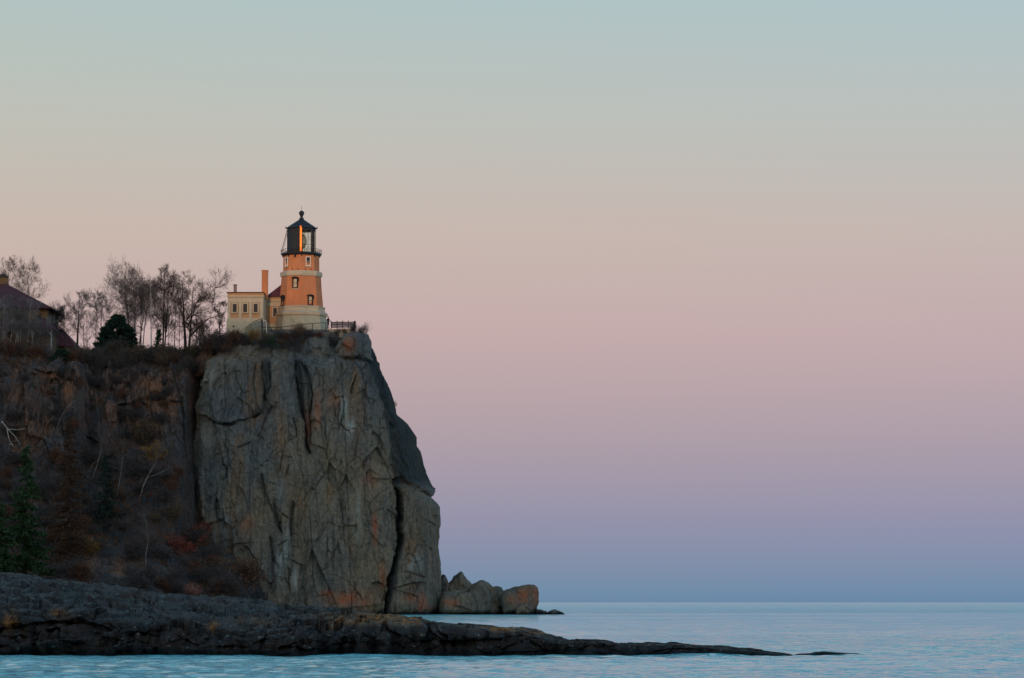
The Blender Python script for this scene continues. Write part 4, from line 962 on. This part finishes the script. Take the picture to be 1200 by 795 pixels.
# ------------------------------------------------------------------ vegetation
def bark(name, c, var=.35): return simple(name, c, var=var, scale=3, vec=(1, 1, .3), rough=.95)
bark_dark = bark('dark_bark', (.030, .026, .026)); bark_grey = bark('grey_bark', (.075, .066, .064)); bark_birch = bark('birch_bark', (.40, .38, .36), .4)
twig_brown = bark('brown_twigs', (.062, .050, .050)); twig_pale = bark('pale_twigs', (.21, .19, .185)); twig_grey = bark('grey_twigs', (.10, .085, .083)); dead_wood = bark('bleached_wood', (.32, .31, .30)); pale_stem = bark('pale_stem_bark', (.19, .18, .175))
def leafmat(name, c, c2):
    t = MT(name, .85, .15); t.color(t.ramp(t.island(), [(0, c), (1, c2)])); return t.m
leaf_brown = leafmat('dry_leaves', (.075, .048, .03), (.16, .10, .05)); leaf_rust = leafmat('rust_leaves', (.06, .03, .024), (.17, .075, .036)); leaf_olive = leafmat('olive_leaves', (.045, .042, .015), (.12, .085, .02))
leaf_green = leafmat('green_leaves', (.015, .04, .022), (.035, .075, .035)); leaf_red = leafmat('red_leaves', (.14, .022, .016), (.26, .06, .03)); leaf_gold = leafmat('gold_leaves', (.16, .085, .02), (.30, .17, .03))
leaf_umber = leafmat('umber_leaves', (.020, .026, .033), (.095, .074, .062)); leaf_pink = leafmat('pale_red_leaves', (.28, .10, .07), (.38, .16, .12))
needle_pine = leafmat('pine_needles', (.010, .026, .020), (.024, .050, .034)); needle_spruce = leafmat('spruce_needles', (.012, .034, .018), (.046, .085, .034)); needle_rust = leafmat('rusty_needles', (.040, .022, .014), (.075, .040, .022))
needle_cedar = leafmat('cedar_needles', (.010, .022, .020), (.022, .040, .030))

class Wood:
    """many tapering sticks in one numpy mesh"""
    def __init__(s): s.v = []; s.f = []; s.n = 0
    def stick(s, pts, r0, r1, k):
        pts = np.asarray(pts, float); m = len(pts); t = np.gradient(pts, axis=0); t /= np.linalg.norm(t, axis=1, keepdims=True)+1e-9
        u = np.cross(t, [.3, .9, .2]); u /= np.linalg.norm(u, axis=1, keepdims=True)+1e-9; w = np.cross(t, u)
        rr = np.linspace(r0, r1, m)[:, None]
        ring = [pts+(u*math.cos(2*math.pi*a/k)+w*math.sin(2*math.pi*a/k))*rr for a in range(k)]
        s.v.append(np.stack(ring, 1).reshape(-1, 3)); s.f.append(grid_faces(m, k, True)+s.n); s.n += m*k
    def build(s, name, m, parent):
        me = np_mesh(name, np.concatenate(s.v), np.concatenate(s.f)); me.polygons.foreach_set('use_smooth', np.ones(len(me.polygons), dtype=bool)); return link_mesh(name, me, m, parent)
def tri_mesh(name, C, size, parent, m, seed=0, long=1.6, dirs=None):
    """small leaf faces (one triangle each) at points C"""
    g = np.random.default_rng(seed); n = len(C); C = np.asarray(C)
    a = g.normal(size=(n, 3)) if dirs is None else np.asarray(dirs)+g.normal(size=(n, 3))*.35; a /= np.linalg.norm(a, axis=1, keepdims=True)
    b = g.normal(size=(n, 3)); b = np.cross(a, b); b /= np.linalg.norm(b, axis=1, keepdims=True)
    s_ = size*g.uniform(.6, 1.3, (n, 1))
    v = np.stack([C-b*s_*.5, C+b*s_*.5, C+a*s_*long], 1).reshape(-1, 3)
    return link_mesh(name, np_mesh(name, v, np.arange(3*n).reshape(-1, 3)), m, parent)
def branch(g, p, d, L, r, lvl, W, tips, mx, up=.12, split=5, wig=.18, k=None):
    m = 5 if lvl < 2 else (4 if lvl < mx else 3); pts = [p]; q = np.array(p, float); d = np.array(d, float)
    for i in range(m-1):
        d = d + g.normal(size=3)*wig + np.array([0, 0, up]); d /= np.linalg.norm(d); q = q+d*L/(m-1); pts.append(q.copy())
    rend = max(r*.35, .006); W[min(lvl, 1) if lvl < 2 else 1].stick(pts, r, rend, 5 if lvl < 2 else 3)
    if lvl >= mx: tips.append(pts[-1]); tips.append(pts[len(pts)//2]); return
    n = split if lvl else k
    for j in range(n):
        f = g.uniform(.25, 1.0); i = min(int(f*(m-1)), m-2); b = pts[i]+(pts[i+1]-pts[i])*(f*(m-1)-i)
        dd = d*.75 + g.normal(size=3)*.62; dd[2] += .15; dd /= np.linalg.norm(dd)
        branch(g, b, dd, L*g.uniform(.43, .70), max(r*(1-f*.5)*.5, .0085), lvl+1, W, tips, mx, up, split, wig)
def bare_tree(name, label, px, py, pytop, Y, wpx, seed, forks=(0.,), bark_=None, twig=None, mx=4, r=.16, limbs=11, first=.3, leaves=0, leafm=None, group=None, lean=0., split=6, cat='tree', up=.12, hz=1.0):
    """a leafless tree whose foot and top the photo shows at (px, py) and pytop, crown about wpx wide"""
    g = np.random.default_rng(seed); base = np.array(P(px, py, Y)); H = (py-pytop)*Y/FPX; wid = wpx*Y/FPX/2
    root = thing(name, label, cat, Vector(base)-Vector((0, 0, .15)), group)
    trunkW, twigW, tips = Wood(), Wood(), []
    for fi, fx in enumerate(forks):
        h = H*(1-.10*fi)*.97; m = 9; off = np.array([fx*.35, .1*fi, -.25]); pts = []; ln = fx*.10+lean
        d = np.zeros(2)
        for i in range(m):
            t = i/(m-1); d += g.normal(size=2)*.02*h/m*2; pts.append(base+off+np.array([ln*h*t+d[0]*t, d[1]*t, h*t]))
        pts = np.array(pts); trunkW.stick(pts, r*(1-.2*fi), .018, 7)
        for j in range(limbs):
            f = first+(1-first)*((j+.5)/limbs)**.9*.97; i = min(int(f*(m-1)), m-2); b = pts[i]+(pts[i+1]-pts[i])*(f*(m-1)-i)
            az = g.uniform(0, 2*math.pi); shape = (math.sin(math.pi*min(1, .22+.70*(f-first)/(1-first))))**.8
            L = min(wid*shape*g.uniform(.75, 1.25)+.3, H*.5); el = g.uniform(.35, .95)*hz
            dd = np.array([math.cos(az), math.sin(az), el]); dd /= np.linalg.norm(dd)
            branch(g, b, dd, L*1.0, max(r*(1-f)*.55, .022), 1, (trunkW, twigW), tips, mx, up, split, .17)
    trunkW.build('trunk', bark_ or bark_dark, root); twigW.build('crown', twig or twig_brown, root)
    if leaves:
        t = np.array(tips); t = t[t[:, 2] > base[2]+H*.45]; c = t[g.integers(0, len(t), leaves)]+g.normal(size=(leaves, 3))*.22
        tri_mesh('leaves', c, .10, root, leafm or leaf_brown, seed)
    return root
BG = 'bare trees along the hilltop'
T = bare_tree
T('bare_tree', 'widest leafless tree on the hilltop, with brown leaves left high in its crown', 157, 412, 322, 472, 54, 1, forks=(-1.1, .2, 1.6), bark_=bark_grey, twig=twig_grey, leaves=700, limbs=15, r=.17, group=BG)
T('bare_tree', 'tall narrow leafless tree with a dense dark twiggy crown next to the birch', 191, 414, 312, 470, 34, 2, forks=(0, .5), limbs=19, first=.2, r=.16, group=BG, split=6)
T('bare_tree', 'forked leafless tree with two thick dark trunks nearest the fog building', 219, 416, 321, 466, 34, 3, forks=(-.5, .55), limbs=11, first=.3, r=.27, group=BG)
T('birch_tree', 'slim birch with a white trunk showing below its bare crown', 177, 418, 328, 467, 26, 4, bark_=bark_birch, twig=twig_grey, limbs=11, first=.35, r=.11, group=BG, split=5)
T('bare_tree', 'leafless tree with a shaggy dark trunk standing alone behind the outbuilding', 90, 412, 342, 474, 28, 5, forks=(0,), limbs=12, first=.35, r=.2, bark_=bark_dark, twig=twig_grey, group=BG, lean=.04)
T('bare_tree', 'smaller grey leafless tree just behind the dark round pine', 118, 412, 345, 478, 32, 6, bark_=bark_grey, twig=twig_grey, limbs=12, r=.10, group=BG)
T('bare_tree', 'grey leafless tree rising between the widest tree and the birch', 165, 410, 330, 479, 34, 7, forks=(0, .7), bark_=bark_grey, twig=twig_brown, limbs=10, r=.11, group=BG, split=5)
T('bare_tree', 'thin dark leafless tree closest to the corner of the fog building', 258, 408, 352, 460, 14, 8, limbs=14, first=.25, r=.10, group=BG)
T('bare_tree', 'lean leafless tree filling the gap between the dense tree and the forked tree', 204, 412, 352, 472, 26, 9, bark_=bark_grey, limbs=12, r=.09, group=BG, lean=.04, split=5)
T('bare_tree', 'leafless tree with fan shaped crown behind the chimney of the brick house', 33, 392, 314, 492, 42, 10, bark_=bark_grey, twig=twig_grey, limbs=12, r=.13, group=BG, first=.4)
T('bare_tree', 'leafless tree whose crown tops the chimney of the brick house', 8, 392, 303, 494, 34, 11, bark_=bark_grey, twig=twig_grey, limbs=12, r=.13, group=BG, leaves=150)
T('bare_tree', 'short bushy leafless tree between the house porch and the shaggy trunk', 66, 408, 362, 480, 30, 12, forks=(0, .9), bark_=bark_grey, limbs=12, r=.08, group=BG, first=.2)
T('bare_tree', 'little bare tree under the long limb of the forked tree', 236, 412, 378, 468, 28, 13, forks=(-.6, .6), limbs=9, r=.06, group=BG, first=.2)
rs = random.Random(5)
for k, (px, top) in enumerate(((76, 366), (102, 362), (112, 354), (128, 352), (143, 360), (158, 352), (184, 354), (198, 368), (210, 362), (230, 370), (245, 376), (98, 378))):
    T('bare_tree', 'thin leafless sapling in the hazy thicket of twigs on the hilltop', px, 411, top, 482+rs.uniform(-8, 10), 20+rs.uniform(-3, 8), 40+k, bark_=bark_grey, twig=twig_grey if k % 2 else twig_brown, limbs=11, r=.055, group='thin saplings on the hilltop', mx=3, first=.15)
# the long limb of the forked tree
def limb():
    root = [o for o in bpy.data.objects if o.get('label', '').startswith('forked leafless')][0]; g = np.random.default_rng(77); W = (Wood(), Wood()); tips = []
    pts = [P(222, 396, 466), P(229, 388, 466), P(238, 379, 465.6), P(246, 372.5, 465.2), P(254, 371, 465), P(262, 369, 465)]
    W[0].stick(pts, .11, .03, 6)
    for j in range(2, 6):
        for _ in range(2): branch(g, np.array(pts[j]), (.5, g.normal()*.4, .8), 1.3, .035, 1, W, tips, 3)
    W[0].build('limb', bark_dark, root); W[1].build('limb_twigs', twig_brown, root)
    pts2 = [P(219, 385, 466), P(226, 370, 466), P(230, 355, 466), P(238, 350, 465), P(252, 338, 465)]; W = (Wood(), Wood()); W[0].stick(pts2, .12, .03, 6)
    for j in range(1, 5):
        for _ in range(5): branch(g, np.array(pts2[j]), (.7+g.normal()*.4, g.normal()*.5, .35+g.normal()*.4), 2.2, .05, 1, W, tips, 4, up=.05)
    W[0].build('limb', bark_dark, root); W[1].build('limb_twigs', twig_brown, root)
limb()
# birches before the house
HB = 'birches in front of the house'
for k, (px, py, top, ln, lb) in enumerate(((2, 428, 352, .02, 'outermost white birch trunk, where the house leaves the picture'), (16, 422, 366, .10, 'leaning birch crossing the house wall under the roof'), (24, 424, 370, .02, 'straight birch trunk between the leaning birch and the porch'),
                                           (30, 430, 350, .05, 'tallest pale birch trunk beside the house porch'), (9, 426, 360, .12, 'birch slanting across the chimney end of the house'))):
    T('birch_tree', lb, px, py, top, 466-k*.4, 26, 60+k, bark_=bark_birch, twig=twig_pale, limbs=13, r=.09, group=HB, first=.38, lean=ln, split=5)

for k, (px, py, top, ln, lb) in enumerate(((36, 432, 374, .06, 'twiggy birch before the porch roof, crown over the eave'), (44, 430, 380, .03, 'small birch by the porch end bracket'), (12, 430, 350, .05, 'twiggy birch with wide bare crown over the house roof'), (-3, 428, 345, .06, 'birch with bare branches across the chimney, partly out of the picture'), (52, 432, 388, -.02, 'smallest birch below the porch eave corner'))):
    T('birch_tree', lb, px, py, top, 464-k*.4, 34, 160+k, bark_=bark_grey if k != 1 else bark_birch, twig=twig_pale if k % 2 else twig_grey, limbs=11, r=.06, group=HB, first=.25, lean=ln, split=5)
# conifers
def conifer(name, label, px, py, pytop, Y, wpx, seed, needle, whorls=40, droop=.35, dens=1.0, bare=.04, size=.22, cat='spruce', round_=1.0, br=(6, 9)):
    g = np.random.default_rng(seed); base = np.array(P(px, py, Y)); H = (py-pytop)*Y/FPX; wid = wpx*Y/FPX/2
    root = thing(name, label, cat, Vector(base)); W = Wood(); tw = Wood(); m = 9
    pts = [base+np.array([g.normal()*.03, g.normal()*.03, H*i/(m-1)-.2*(i == 0)]) for i in range(m)]; W.stick(pts, .013*H+.04, .015, 7)
    C = []; D = []
    for k in range(whorls):
        f = bare+(1-bare)*(k+.5)/whorls; rad = wid*(1-f)**round_*g.uniform(.8, 1.12)+.12; z = base[2]+H*f
        for b in range(g.integers(*br)):
            az = g.uniform(0, 2*math.pi); L = rad*g.uniform(.55, 1.18); d = np.array([math.cos(az), math.sin(az), 0])
            if g.uniform() < .10: continue
            n = max(4, int(L/.13)); s_ = np.linspace(0, 1, n)[:, None]
            q = base*[1, 1, 0]+np.array([0, 0, z+g.normal()*H/whorls*.5])+d*L*s_+np.array([0, 0, 1])*(-droop*L*(s_**1.2)+.22*droop*L*s_**4*2)
            tw.stick(q[[0, n//2, n-1]], .02, .006, 3)
            per = max(1, int(5*dens)); rep = np.repeat(q[1:], per, 0); rep = rep+g.normal(size=rep.shape)*np.array([.10, .10, .06])*(.6+.5*L/wid)
            C.append(rep); dd = d+g.normal(size=rep.shape)*.7; dd[:, 2] -= .25; D.append(dd)
    W.build('trunk', bark_dark, root); tw.build('limbs', bark_dark, root)
    tri_mesh('crown', np.concatenate(C), size, root, needle, seed, 1.5, np.concatenate(D)); return root
conifer('spruce_tree', 'dark green spruce standing tall at the foot of the hillside', 29, 680, 524, 392, 80, 201, needle_spruce, 27, .42, 1.5, size=.26, br=(5, 9))
conifer('spruce_tree', 'lower dark spruce crowding the tall spruce at the picture border', 1, 682, 590, 388, 58, 202, needle_spruce, 30, .35, 1.0)
conifer('larch_tree', 'broad rusty brown conifer beside the dark green spruce', 80, 664, 492, 416, 66, 203, needle_rust, 50, .22, .55, size=.18, cat='larch', round_=.7)
conifer('cedar_tree', 'blackish green conifer half hidden behind the rusty brown conifer', 124, 632, 532, 430, 40, 204, needle_cedar, 30, .3, .5, cat='cedar', round_=.7)
conifer('spruce_tree', 'tiny dark spruce at the foot of the bare trees near the birch', 186, 415, 386, 469, 13, 205, needle_spruce, 18, .3, .9, size=.16)
def round_pine(name, label, px, py, pytop, Y, wpx, seed, clumps, needle=needle_pine, squash=1.0, dens=1.0):
    g = np.random.default_rng(seed); base = np.array(P(px, py, Y)); H = (py-pytop)*Y/FPX; wid = wpx*Y/FPX/2
    root = thing(name, label, 'pine', Vector(base)); W = Wood(); W.stick([base-[0, 0, .3], base+[.1, 0, H*.45], base+[0, 0, H*.85]], .17, .03, 7); C = []; D = []
    for k in range(clumps):
        t = g.uniform(.02, 1)**.9; az = g.uniform(0, 2*math.pi); prof = (1-t**1.5)**.75*(.8+.2*min(1, t/.12)); rr = wid*prof*g.uniform(.25, 1.0)**.5*.90
        c = base+np.array([math.cos(az)*rr, math.sin(az)*rr, H*(.02+.94*t)]); s_ = g.uniform(.40, .75)*squash
        W.stick([base+[0, 0, H*(.05+.75*t)], (base+c)/2+[0, 0, H*.22*t+.1], c], .03, .01, 3)
        n = int(190*dens); q = g.normal(size=(n, 3)); q /= np.linalg.norm(q, axis=1, keepdims=True); q[:, 2] = q[:, 2]*.45+.1
        C.append(c+q*s_*g.uniform(.3, 1, (n, 1))); D.append(q)
    W.build('trunk', bark_dark, root); tri_mesh('crown', np.concatenate(C), .17, root, needle, seed, 1.8, np.concatenate(D)); return root
round_pine('pine_tree', 'dark rounded pine standing before the bare trees on the hilltop', 137, 421, 369, 466, 64, 211, 170)
round_pine('pine_shrub', 'low spreading dark pine hanging over the rock below the outbuilding', 72, 446, 411, 452, 48, 212, 90)

# shrubs: a few kinds, each with stems and leaves, copied along the brow
def make_shrub(name, label, seed, stemm, leafm, H=2.2, wid=1.3, nst=26, nl=700, ls=.11, up=.25):
    g = np.random.default_rng(seed); root = thing(name, label, 'shrub', (0, 0, -500)); W = (Wood(), Wood()); tips = []
    o = np.array([0, 0, -500.])
    for k in range(nst):
        az = g.uniform(0, 2*math.pi); rr = wid*g.uniform(.1, .75)
        branch(g, o+np.array([math.cos(az)*rr*.45, math.sin(az)*rr*.45, -.3]), (math.cos(az)*rr*.8, math.sin(az)*rr*.8, H*.8), H*g.uniform(.6, 1.05), .02, 1, W, tips, 3, up=.1, split=4, wig=.2)
    W[0].v += W[1].v; W[0].f += [f+W[0].n for f in W[1].f]; W[0].build('stems', stemm, root)
    t = np.array(tips); c = t[g.integers(0, len(t), nl)]+g.normal(size=(nl, 3))*.16
    c[:, 2] = np.maximum(c[:, 2], -500); tri_mesh('leaves', c, ls, root, leafm, seed); return root
kinds = dict(brown=('umber', leaf_umber, twig_brown, 1500), rust=('rust', leaf_rust, twig_brown, 2000), dry=('dry', leaf_brown, twig_brown, 1100), olive=('olive', leaf_olive, twig_brown, 1600), green=('green', leaf_green, twig_brown, 1900), red=('red', leaf_red, twig_brown, 2200),
             gold=('gold', leaf_gold, twig_grey, 1500), twig=('twig', leaf_umber, twig_grey, 200), pink=('pink', leaf_pink, twig_grey, 1800))
proto = {}; used = set()
for i, (k, (nm, lm, tw, nl)) in enumerate(kinds.items()): proto[k] = make_shrub('shrub', '', 300+i, tw, lm, nl=nl)
def shrub(kind, loc, h, label, group, w=1.0):
    s_ = h/2.2*.85; sc = (s_*w, s_*w, s_); rz = rng.uniform(0, 6.28)
    if kind not in used:
        used.add(kind); o = proto[kind]; o.location = loc; o.rotation_euler = (0, 0, rz); o.scale = sc; o['label'] = label; o['group'] = group
        if not group: del o['group']
        return o
    return copy_thing(proto[kind], loc, rz, sc, label, group)
def at(px, py, Y): return P(px, py, Y)
for k_ in proto:                                                       # leaf meshes of the prototypes sit at their own origin
    for ch in proto[k_].children: pass
BR = 'shrubs on the brow below the lighthouse'
L1 = 'dusky leafless shrub in the thicket along the cliff brow under the lighthouse'
for k, (px, py, Y, h, kd, w) in enumerate(((262, 405, 453, 2.4, 'brown', 1.2), (268, 402, 452, 2.2, 'twig', 1.), (275, 402, 451.6, 2.2, 'brown', 1.2), (283, 402, 451.6, 1.8, 'brown', 1.1), (313, 400, 451, 1.8, 'brown', 1.3), (321, 400, 451, 1.9, 'twig', 1.2), (328, 399, 451, 1.9, 'brown', 1.2), (337, 399, 450.8, 1.9, 'brown', 1.2),
                                           (345, 398, 450.8, 2.0, 'brown', 1.2), (352, 397, 450.8, 1.9, 'brown', 1.2), (359, 396, 450.8, 1.9, 'brown', 1.2), (366, 396, 451, 1.6, 'brown', 1.1), (373, 397, 451, 1.3, 'brown', 1.3), (307, 405, 450.4, 1.6, 'brown', 1.3), (330, 405, 450, 1.5, 'brown', 1.4), (342, 406, 450, 1.4, 'brown', 1.4), (258, 412, 452, 2.0, 'brown', 1.3), (250, 414, 454, 2.6, 'brown', 1.4), (244, 416, 455, 2.8, 'brown', 1.4), (238, 418, 457, 2.8, 'brown', 1.4), (247, 412, 458, 3.0, 'brown', 1.4), (255, 410, 456, 2.8, 'brown', 1.4), (266, 412, 450.6, 1.3, 'brown', 1.4), (290, 405, 451, 1.7, 'brown', 1.2))):
    kd = ('brown', 'brown', 'rust', 'brown', 'dry')[k % 5] if kd == 'brown' else kd
    shrub(kd, at(px, py, Y), h*(.86 if px < 305 else (.62 if k % 3 else .8)), L1, BR, w)
for px, py, Y, h, kd, lb in ((297, 400, 450.8, 1.9, 'gold', 'golden leaved shrub against the sloping stair wall'), (318, 408, 449.8, 1.5, 'green', 'small green bush on the brow below the terrace wall'),
                             (350, 394, 451, 1.7, 'dry', 'tall brown shrub poking above the wire fence before the lighthouse'), (409, 411, 452.6, 1.6, 'rust', 'rusty orange bush on the rock at the right shoulder of the cliff'.replace('right ', 'lake side ')),
                             (392, 409, 452.5, 1.9, 'brown', 'dark shrub in the cleft between the two rock outcrops'), (395, 393, 453, .9, 'brown', 'low brown shrub under the iron railing'), (404, 392, 453, .8, 'dry', 'dry tawny tuft under the middle of the iron railing'),
                             (423, 394, 455, 1.3, 'brown', 'twiggy dark shrub at the far end of the iron railing'), (428, 390, 457, 1.4, 'twig', 'bare shrub on the very edge of the cliff top'), (414, 390, 453.6, 1.2, 'brown', 'brown shrub in front of the railing end pillar'),
                             (236, 420, 457, 1.5, 'green', 'bright green bush where the hilltop meets the cliff'), (243, 418, 457, 2.0, 'rust', 'russet shrub just beside the bright green bush'), (229, 420, 459, 1.7, 'olive', 'olive yellow shrub at the foot of the forked tree'),
                             (100, 420, 462, 1.9, 'gold', 'orange gold bush next to the dark rounded pine'), (180, 420, 463, 1.6, 'olive', 'yellow green shrub at the foot of the white birch'), (202, 421, 462, 1.6, 'olive', 'low olive shrub under the dense leafless tree'),
                             (None, 476, 0, .8, 'twig', 'tuft of twigs growing from the sheer cliff edge'), (None, 404, 0, .5, 'twig', 'little tuft on the upper rim of the cliff edge')):
    if px is None:
        hv = HEAD.reshape(-1, 3); hx, hy = pix(hv[:, 0], hv[:, 1], hv[:, 2]); hx = np.where((np.abs(hy-py) < 1.2) & (hv[:, 1] < 500), hx, -1); q = Vector(hv[int(np.argmax(hx))]); q.x -= .15
    else: q = at(px, py, Y)
    shrub(kd, q, h, lb, None)
HT = 'shrubs along the hilltop edge'; L2 = 'brown shrub in the dense strip of bushes along the hilltop under the bare trees'
for k in range(44):
    px = 92+k*3.45+rs.uniform(-2, 2); kd = rs.choice(['brown', 'brown', 'brown', 'rust', 'brown', 'olive', 'twig'])
    Y = 458+rs.uniform(-3, 5); q = at(px, 420, Y); q.z = top_z(q.x, q.y)-.15; shrub(kd, q, rs.uniform(1.4, 2.4), L2, HT, rs.uniform(1, 1.4))
for k in range(40):
    px = 88+k*3.8+rs.uniform(-3, 3); Y = 452.5+rs.uniform(-.8, 3.5); q = at(px, 432, Y); q.z = top_z(q.x, q.y)-.2
    shrub(rs.choice(['brown', 'brown', 'twig', 'rust', 'brown', 'dry']), q, rs.uniform(1.2, 2.4), L2, HT, rs.uniform(1, 1.5))
HH = 'shrubs on the slope below the house'; L3 = 'rusty shrub in the tangle on the slope below the brick house'
for k in range(30):
    px = rs.uniform(-8, 100); py = rs.uniform(408, 432)+(6 if px < 40 else 0); kd = rs.choice(['brown', 'rust', 'brown', 'dry', 'brown', 'twig'])
    if 48 < px < 96 and py > 416: py -= 8
    q = at(px, py, 458+rs.uniform(-1, 10)); q.z = top_z(q.x, q.y)-.15; shrub(kd, q, rs.uniform(1.6, 2.8), L3, HH, rs.uniform(1, 1.3))
for k in range(46):
    px = rs.uniform(-4, 236); q = hill_at(px, rs.uniform(23, 34)); q.y -= .1
    shrub(rs.choice(['brown', 'twig', 'rust', 'brown', 'brown']), q, rs.uniform(.8, 1.8), 'small drab shrub clinging to the jointed rock face under the hilltop', 'shrubs on the hillside rock face', rs.uniform(1, 1.5))
SL = 'shrubs on the brushy slope under the hill'; L4 = 'dull brown shrub on the dark brushy slope between hilltop and shore'
for k in range(120):
    px = rs.uniform(-5, 300); zmax = 22 if px < 215 else max(2.5, 15-(px-215)*.16)
    zz_ = rs.uniform(2.5, zmax); q = hill_at(px, zz_)
    qx = q.x + 0; kd = rs.choice(['brown', 'rust', 'brown', 'rust', 'brown', 'twig', 'dry', 'brown'])
    shrub(kd, q, rs.uniform(1.2, 2.6), L4, SL, rs.uniform(1, 1.4))
for px, py, h, kd, lb in ((230, 634, 2.3, 'red', 'bright red bush at the left foot of the cliff face'.replace('left foot', 'shadowed foot')), (284, 690, 4.2, 'rust', 'large russet bush leaning on the cliff base'), (279, 672, 1.6, 'gold', 'golden patch of shrub inside the large russet bush'), (292, 672, 2.4, 'red', 'dull red shrub against the cliff above the shelf'), (224, 699, 1.3, 'pink', 'pale pinkish red shrub low above the rock shelf'),
                          (215, 654, 2.6, 'red', 'dark red bush on the slope under the bright red one'), (182, 540, 2.4, 'gold', 'yellow brown bush in the middle of the brushy slope'), (106, 650, 2.0, 'gold', 'tawny bush at the foot of the rusty conifer'), (168, 520, 3., 'dry', 'wide tan bush under the cliff ledge of the hillside')):
    shrub(kd, hill_pix(px, py), h, lb, None, 1.2)
# pale leaning birches on the slope
SB = 'leaning pale birches on the brushy slope'
def leaner(label, pts, r=.07, seed=0, sub=10):
    g = np.random.default_rng(seed); b = hill_pix(*pts[0]); Y0 = b.y-1.2; q = [np.array(P(px, py, Y0-.25*i)) for i, (px, py) in enumerate(pts)]; q[0] = np.array(b)+[0, 0, -.2]
    q = [np.array(x) for x in q]; root = thing('slender_birch', label, 'birch', b, SB); W = (Wood(), Wood()); tips = []; W[0].stick(q, r, .02, 5)
    for k in range(sub):
        i = g.integers(max(1, len(q)//2), len(q)); branch(g, q[i], q[i]-q[i-1]+g.normal(size=3)*.9, 1.9, .026, 1, W, tips, 3)
    W[0].build('trunk', pale_stem, root); W[1].build('twigs', twig_grey, root)
leaner('pale birch bent like a bow above the dark conifer', [(108, 560), (114, 545), (118, 530), (120, 512)], seed=1)
leaner('second bowed birch branching toward the rusty conifer', [(102, 560), (108, 545), (116, 538), (119, 522)], .05, seed=2)
leaner('thin upright birch in the middle of the brushy slope', [(136, 586), (139, 570), (142, 552), (144, 536)], .05, seed=3)
leaner('bright forked birch leaning toward the cliff', [(163, 584), (168, 570), (175, 555), (181, 545), (186, 534)], .08, seed=4)
leaner('birch crossing low behind the bright forked birch', [(164, 575), (172, 560), (184, 556), (200, 548)], .05, seed=5)
leaner('faint birch under the hilltop rock near the bowed birches', [(128, 535), (129, 520), (132, 510)], .04, seed=6)
leaner('thin stem crossing the brown rock under the house', [(38, 490), (41, 475), (44, 460)], .05, seed=7)
leaner('slim stem slanting beside the brown rock buttress', [(43, 496), (46, 482), (51, 468)], .05, seed=8)
leaner('twin slanting stems at the buttress corner', [(66, 500), (72, 488), (78, 478), (90, 468)], .05, seed=9)
leaner('pale branching birch low on the slope above the shelf', [(171, 662), (171, 648), (174, 634), (171, 612)], .07, seed=10, sub=9)
leaner('short pale snag by the large russet bush', [(271, 684), (270, 674), (268, 664)], .07, seed=11, sub=1)
leaner('pale curved stem in front of the rusty conifer', [(72, 632), (75, 615), (79, 602), (84, 598)], .05, seed=12, sub=2)
leaner('second pale stem low in front of the rusty conifer', [(80, 638), (84, 628), (88, 620)], .05, seed=13, sub=1)
leaner('white stub standing behind the tall spruce', [(40, 602), (41, 594), (41, 588)], .09, seed=14, sub=1)
def dead(label, lines, cat='dead tree'):
    b = hill_pix(*lines[0][0]); root = thing('dead_tree', label, cat, b); W = Wood(); Y = b.y-1.6
    for i, l in enumerate(lines): W.stick([P(px, py, Y) for px, py in l], .10 if i == 0 else .06, .025, 5)
    W.build('trunk', dead_wood, root)
dead('bleached fallen tree with spread branches above the tall spruce', [[(2, 494), (10, 504), (18, 512), (24, 522)], [(8, 503), (11, 516), (16, 524), (18, 536), (17, 548)], [(10, 503), (20, 504), (30, 502)], [(10, 521), (16, 521)]])

# ground cover: the brush nobody could count
def brush():
    g = np.random.default_rng(9); n = 60000
    H = HILL; rr = g.integers(5, int(H.shape[0]*.99), n*2); cc = g.integers(0, H.shape[1]-1, n*2); fr = g.uniform(size=(n*2, 1))
    p = H[rr, cc]*(1-fr)+H[rr, cc+1]*fr
    bpx, bpy = pix(p[:, 0], p[:, 1], p[:, 2]); bare_ = ((bpx > 78) & (bpx < 210) & (bpy > 640) & (g.uniform(size=n*2) < .75))
    keep = ~bare_ & (p[:, 2] > 2.0) & ((p[:, 2] < 22) | (p[:, 1] > 455) | (g.uniform(size=n*2) < .5)) & (p[:, 1] < 500) & (pnoise(p*.3, 3)+g.normal(size=n*2)*.3 > -.25)
    p = p[keep][:n]; d = np.tile([0, -.4, .8], (len(p), 1)); n1 = pnoise(p*.22, 12)+g.normal(size=len(p))*.25
    for nm, msk, m in (('underbrush', n1 < .05, leaf_umber), ('dry_grass', (n1 >= .05) & (n1 < .22), leaf_brown), ('russet_brush', n1 >= .22, leaf_rust)):
        q = p[msk]; o = tri_mesh(nm, q, .10, None, m, 5, 5.5, d[msk]); tag(o, {'underbrush': 'dark brown brush covering the slope', 'dry_grass': 'dry tan grass patches on the slope', 'russet_brush': 'russet brush patches on the slope'}[nm], 'undergrowth', kind='stuff')
brush()
for k_, o in proto.items():
    if k_ not in used: raise RuntimeError('unused shrub kind '+k_)
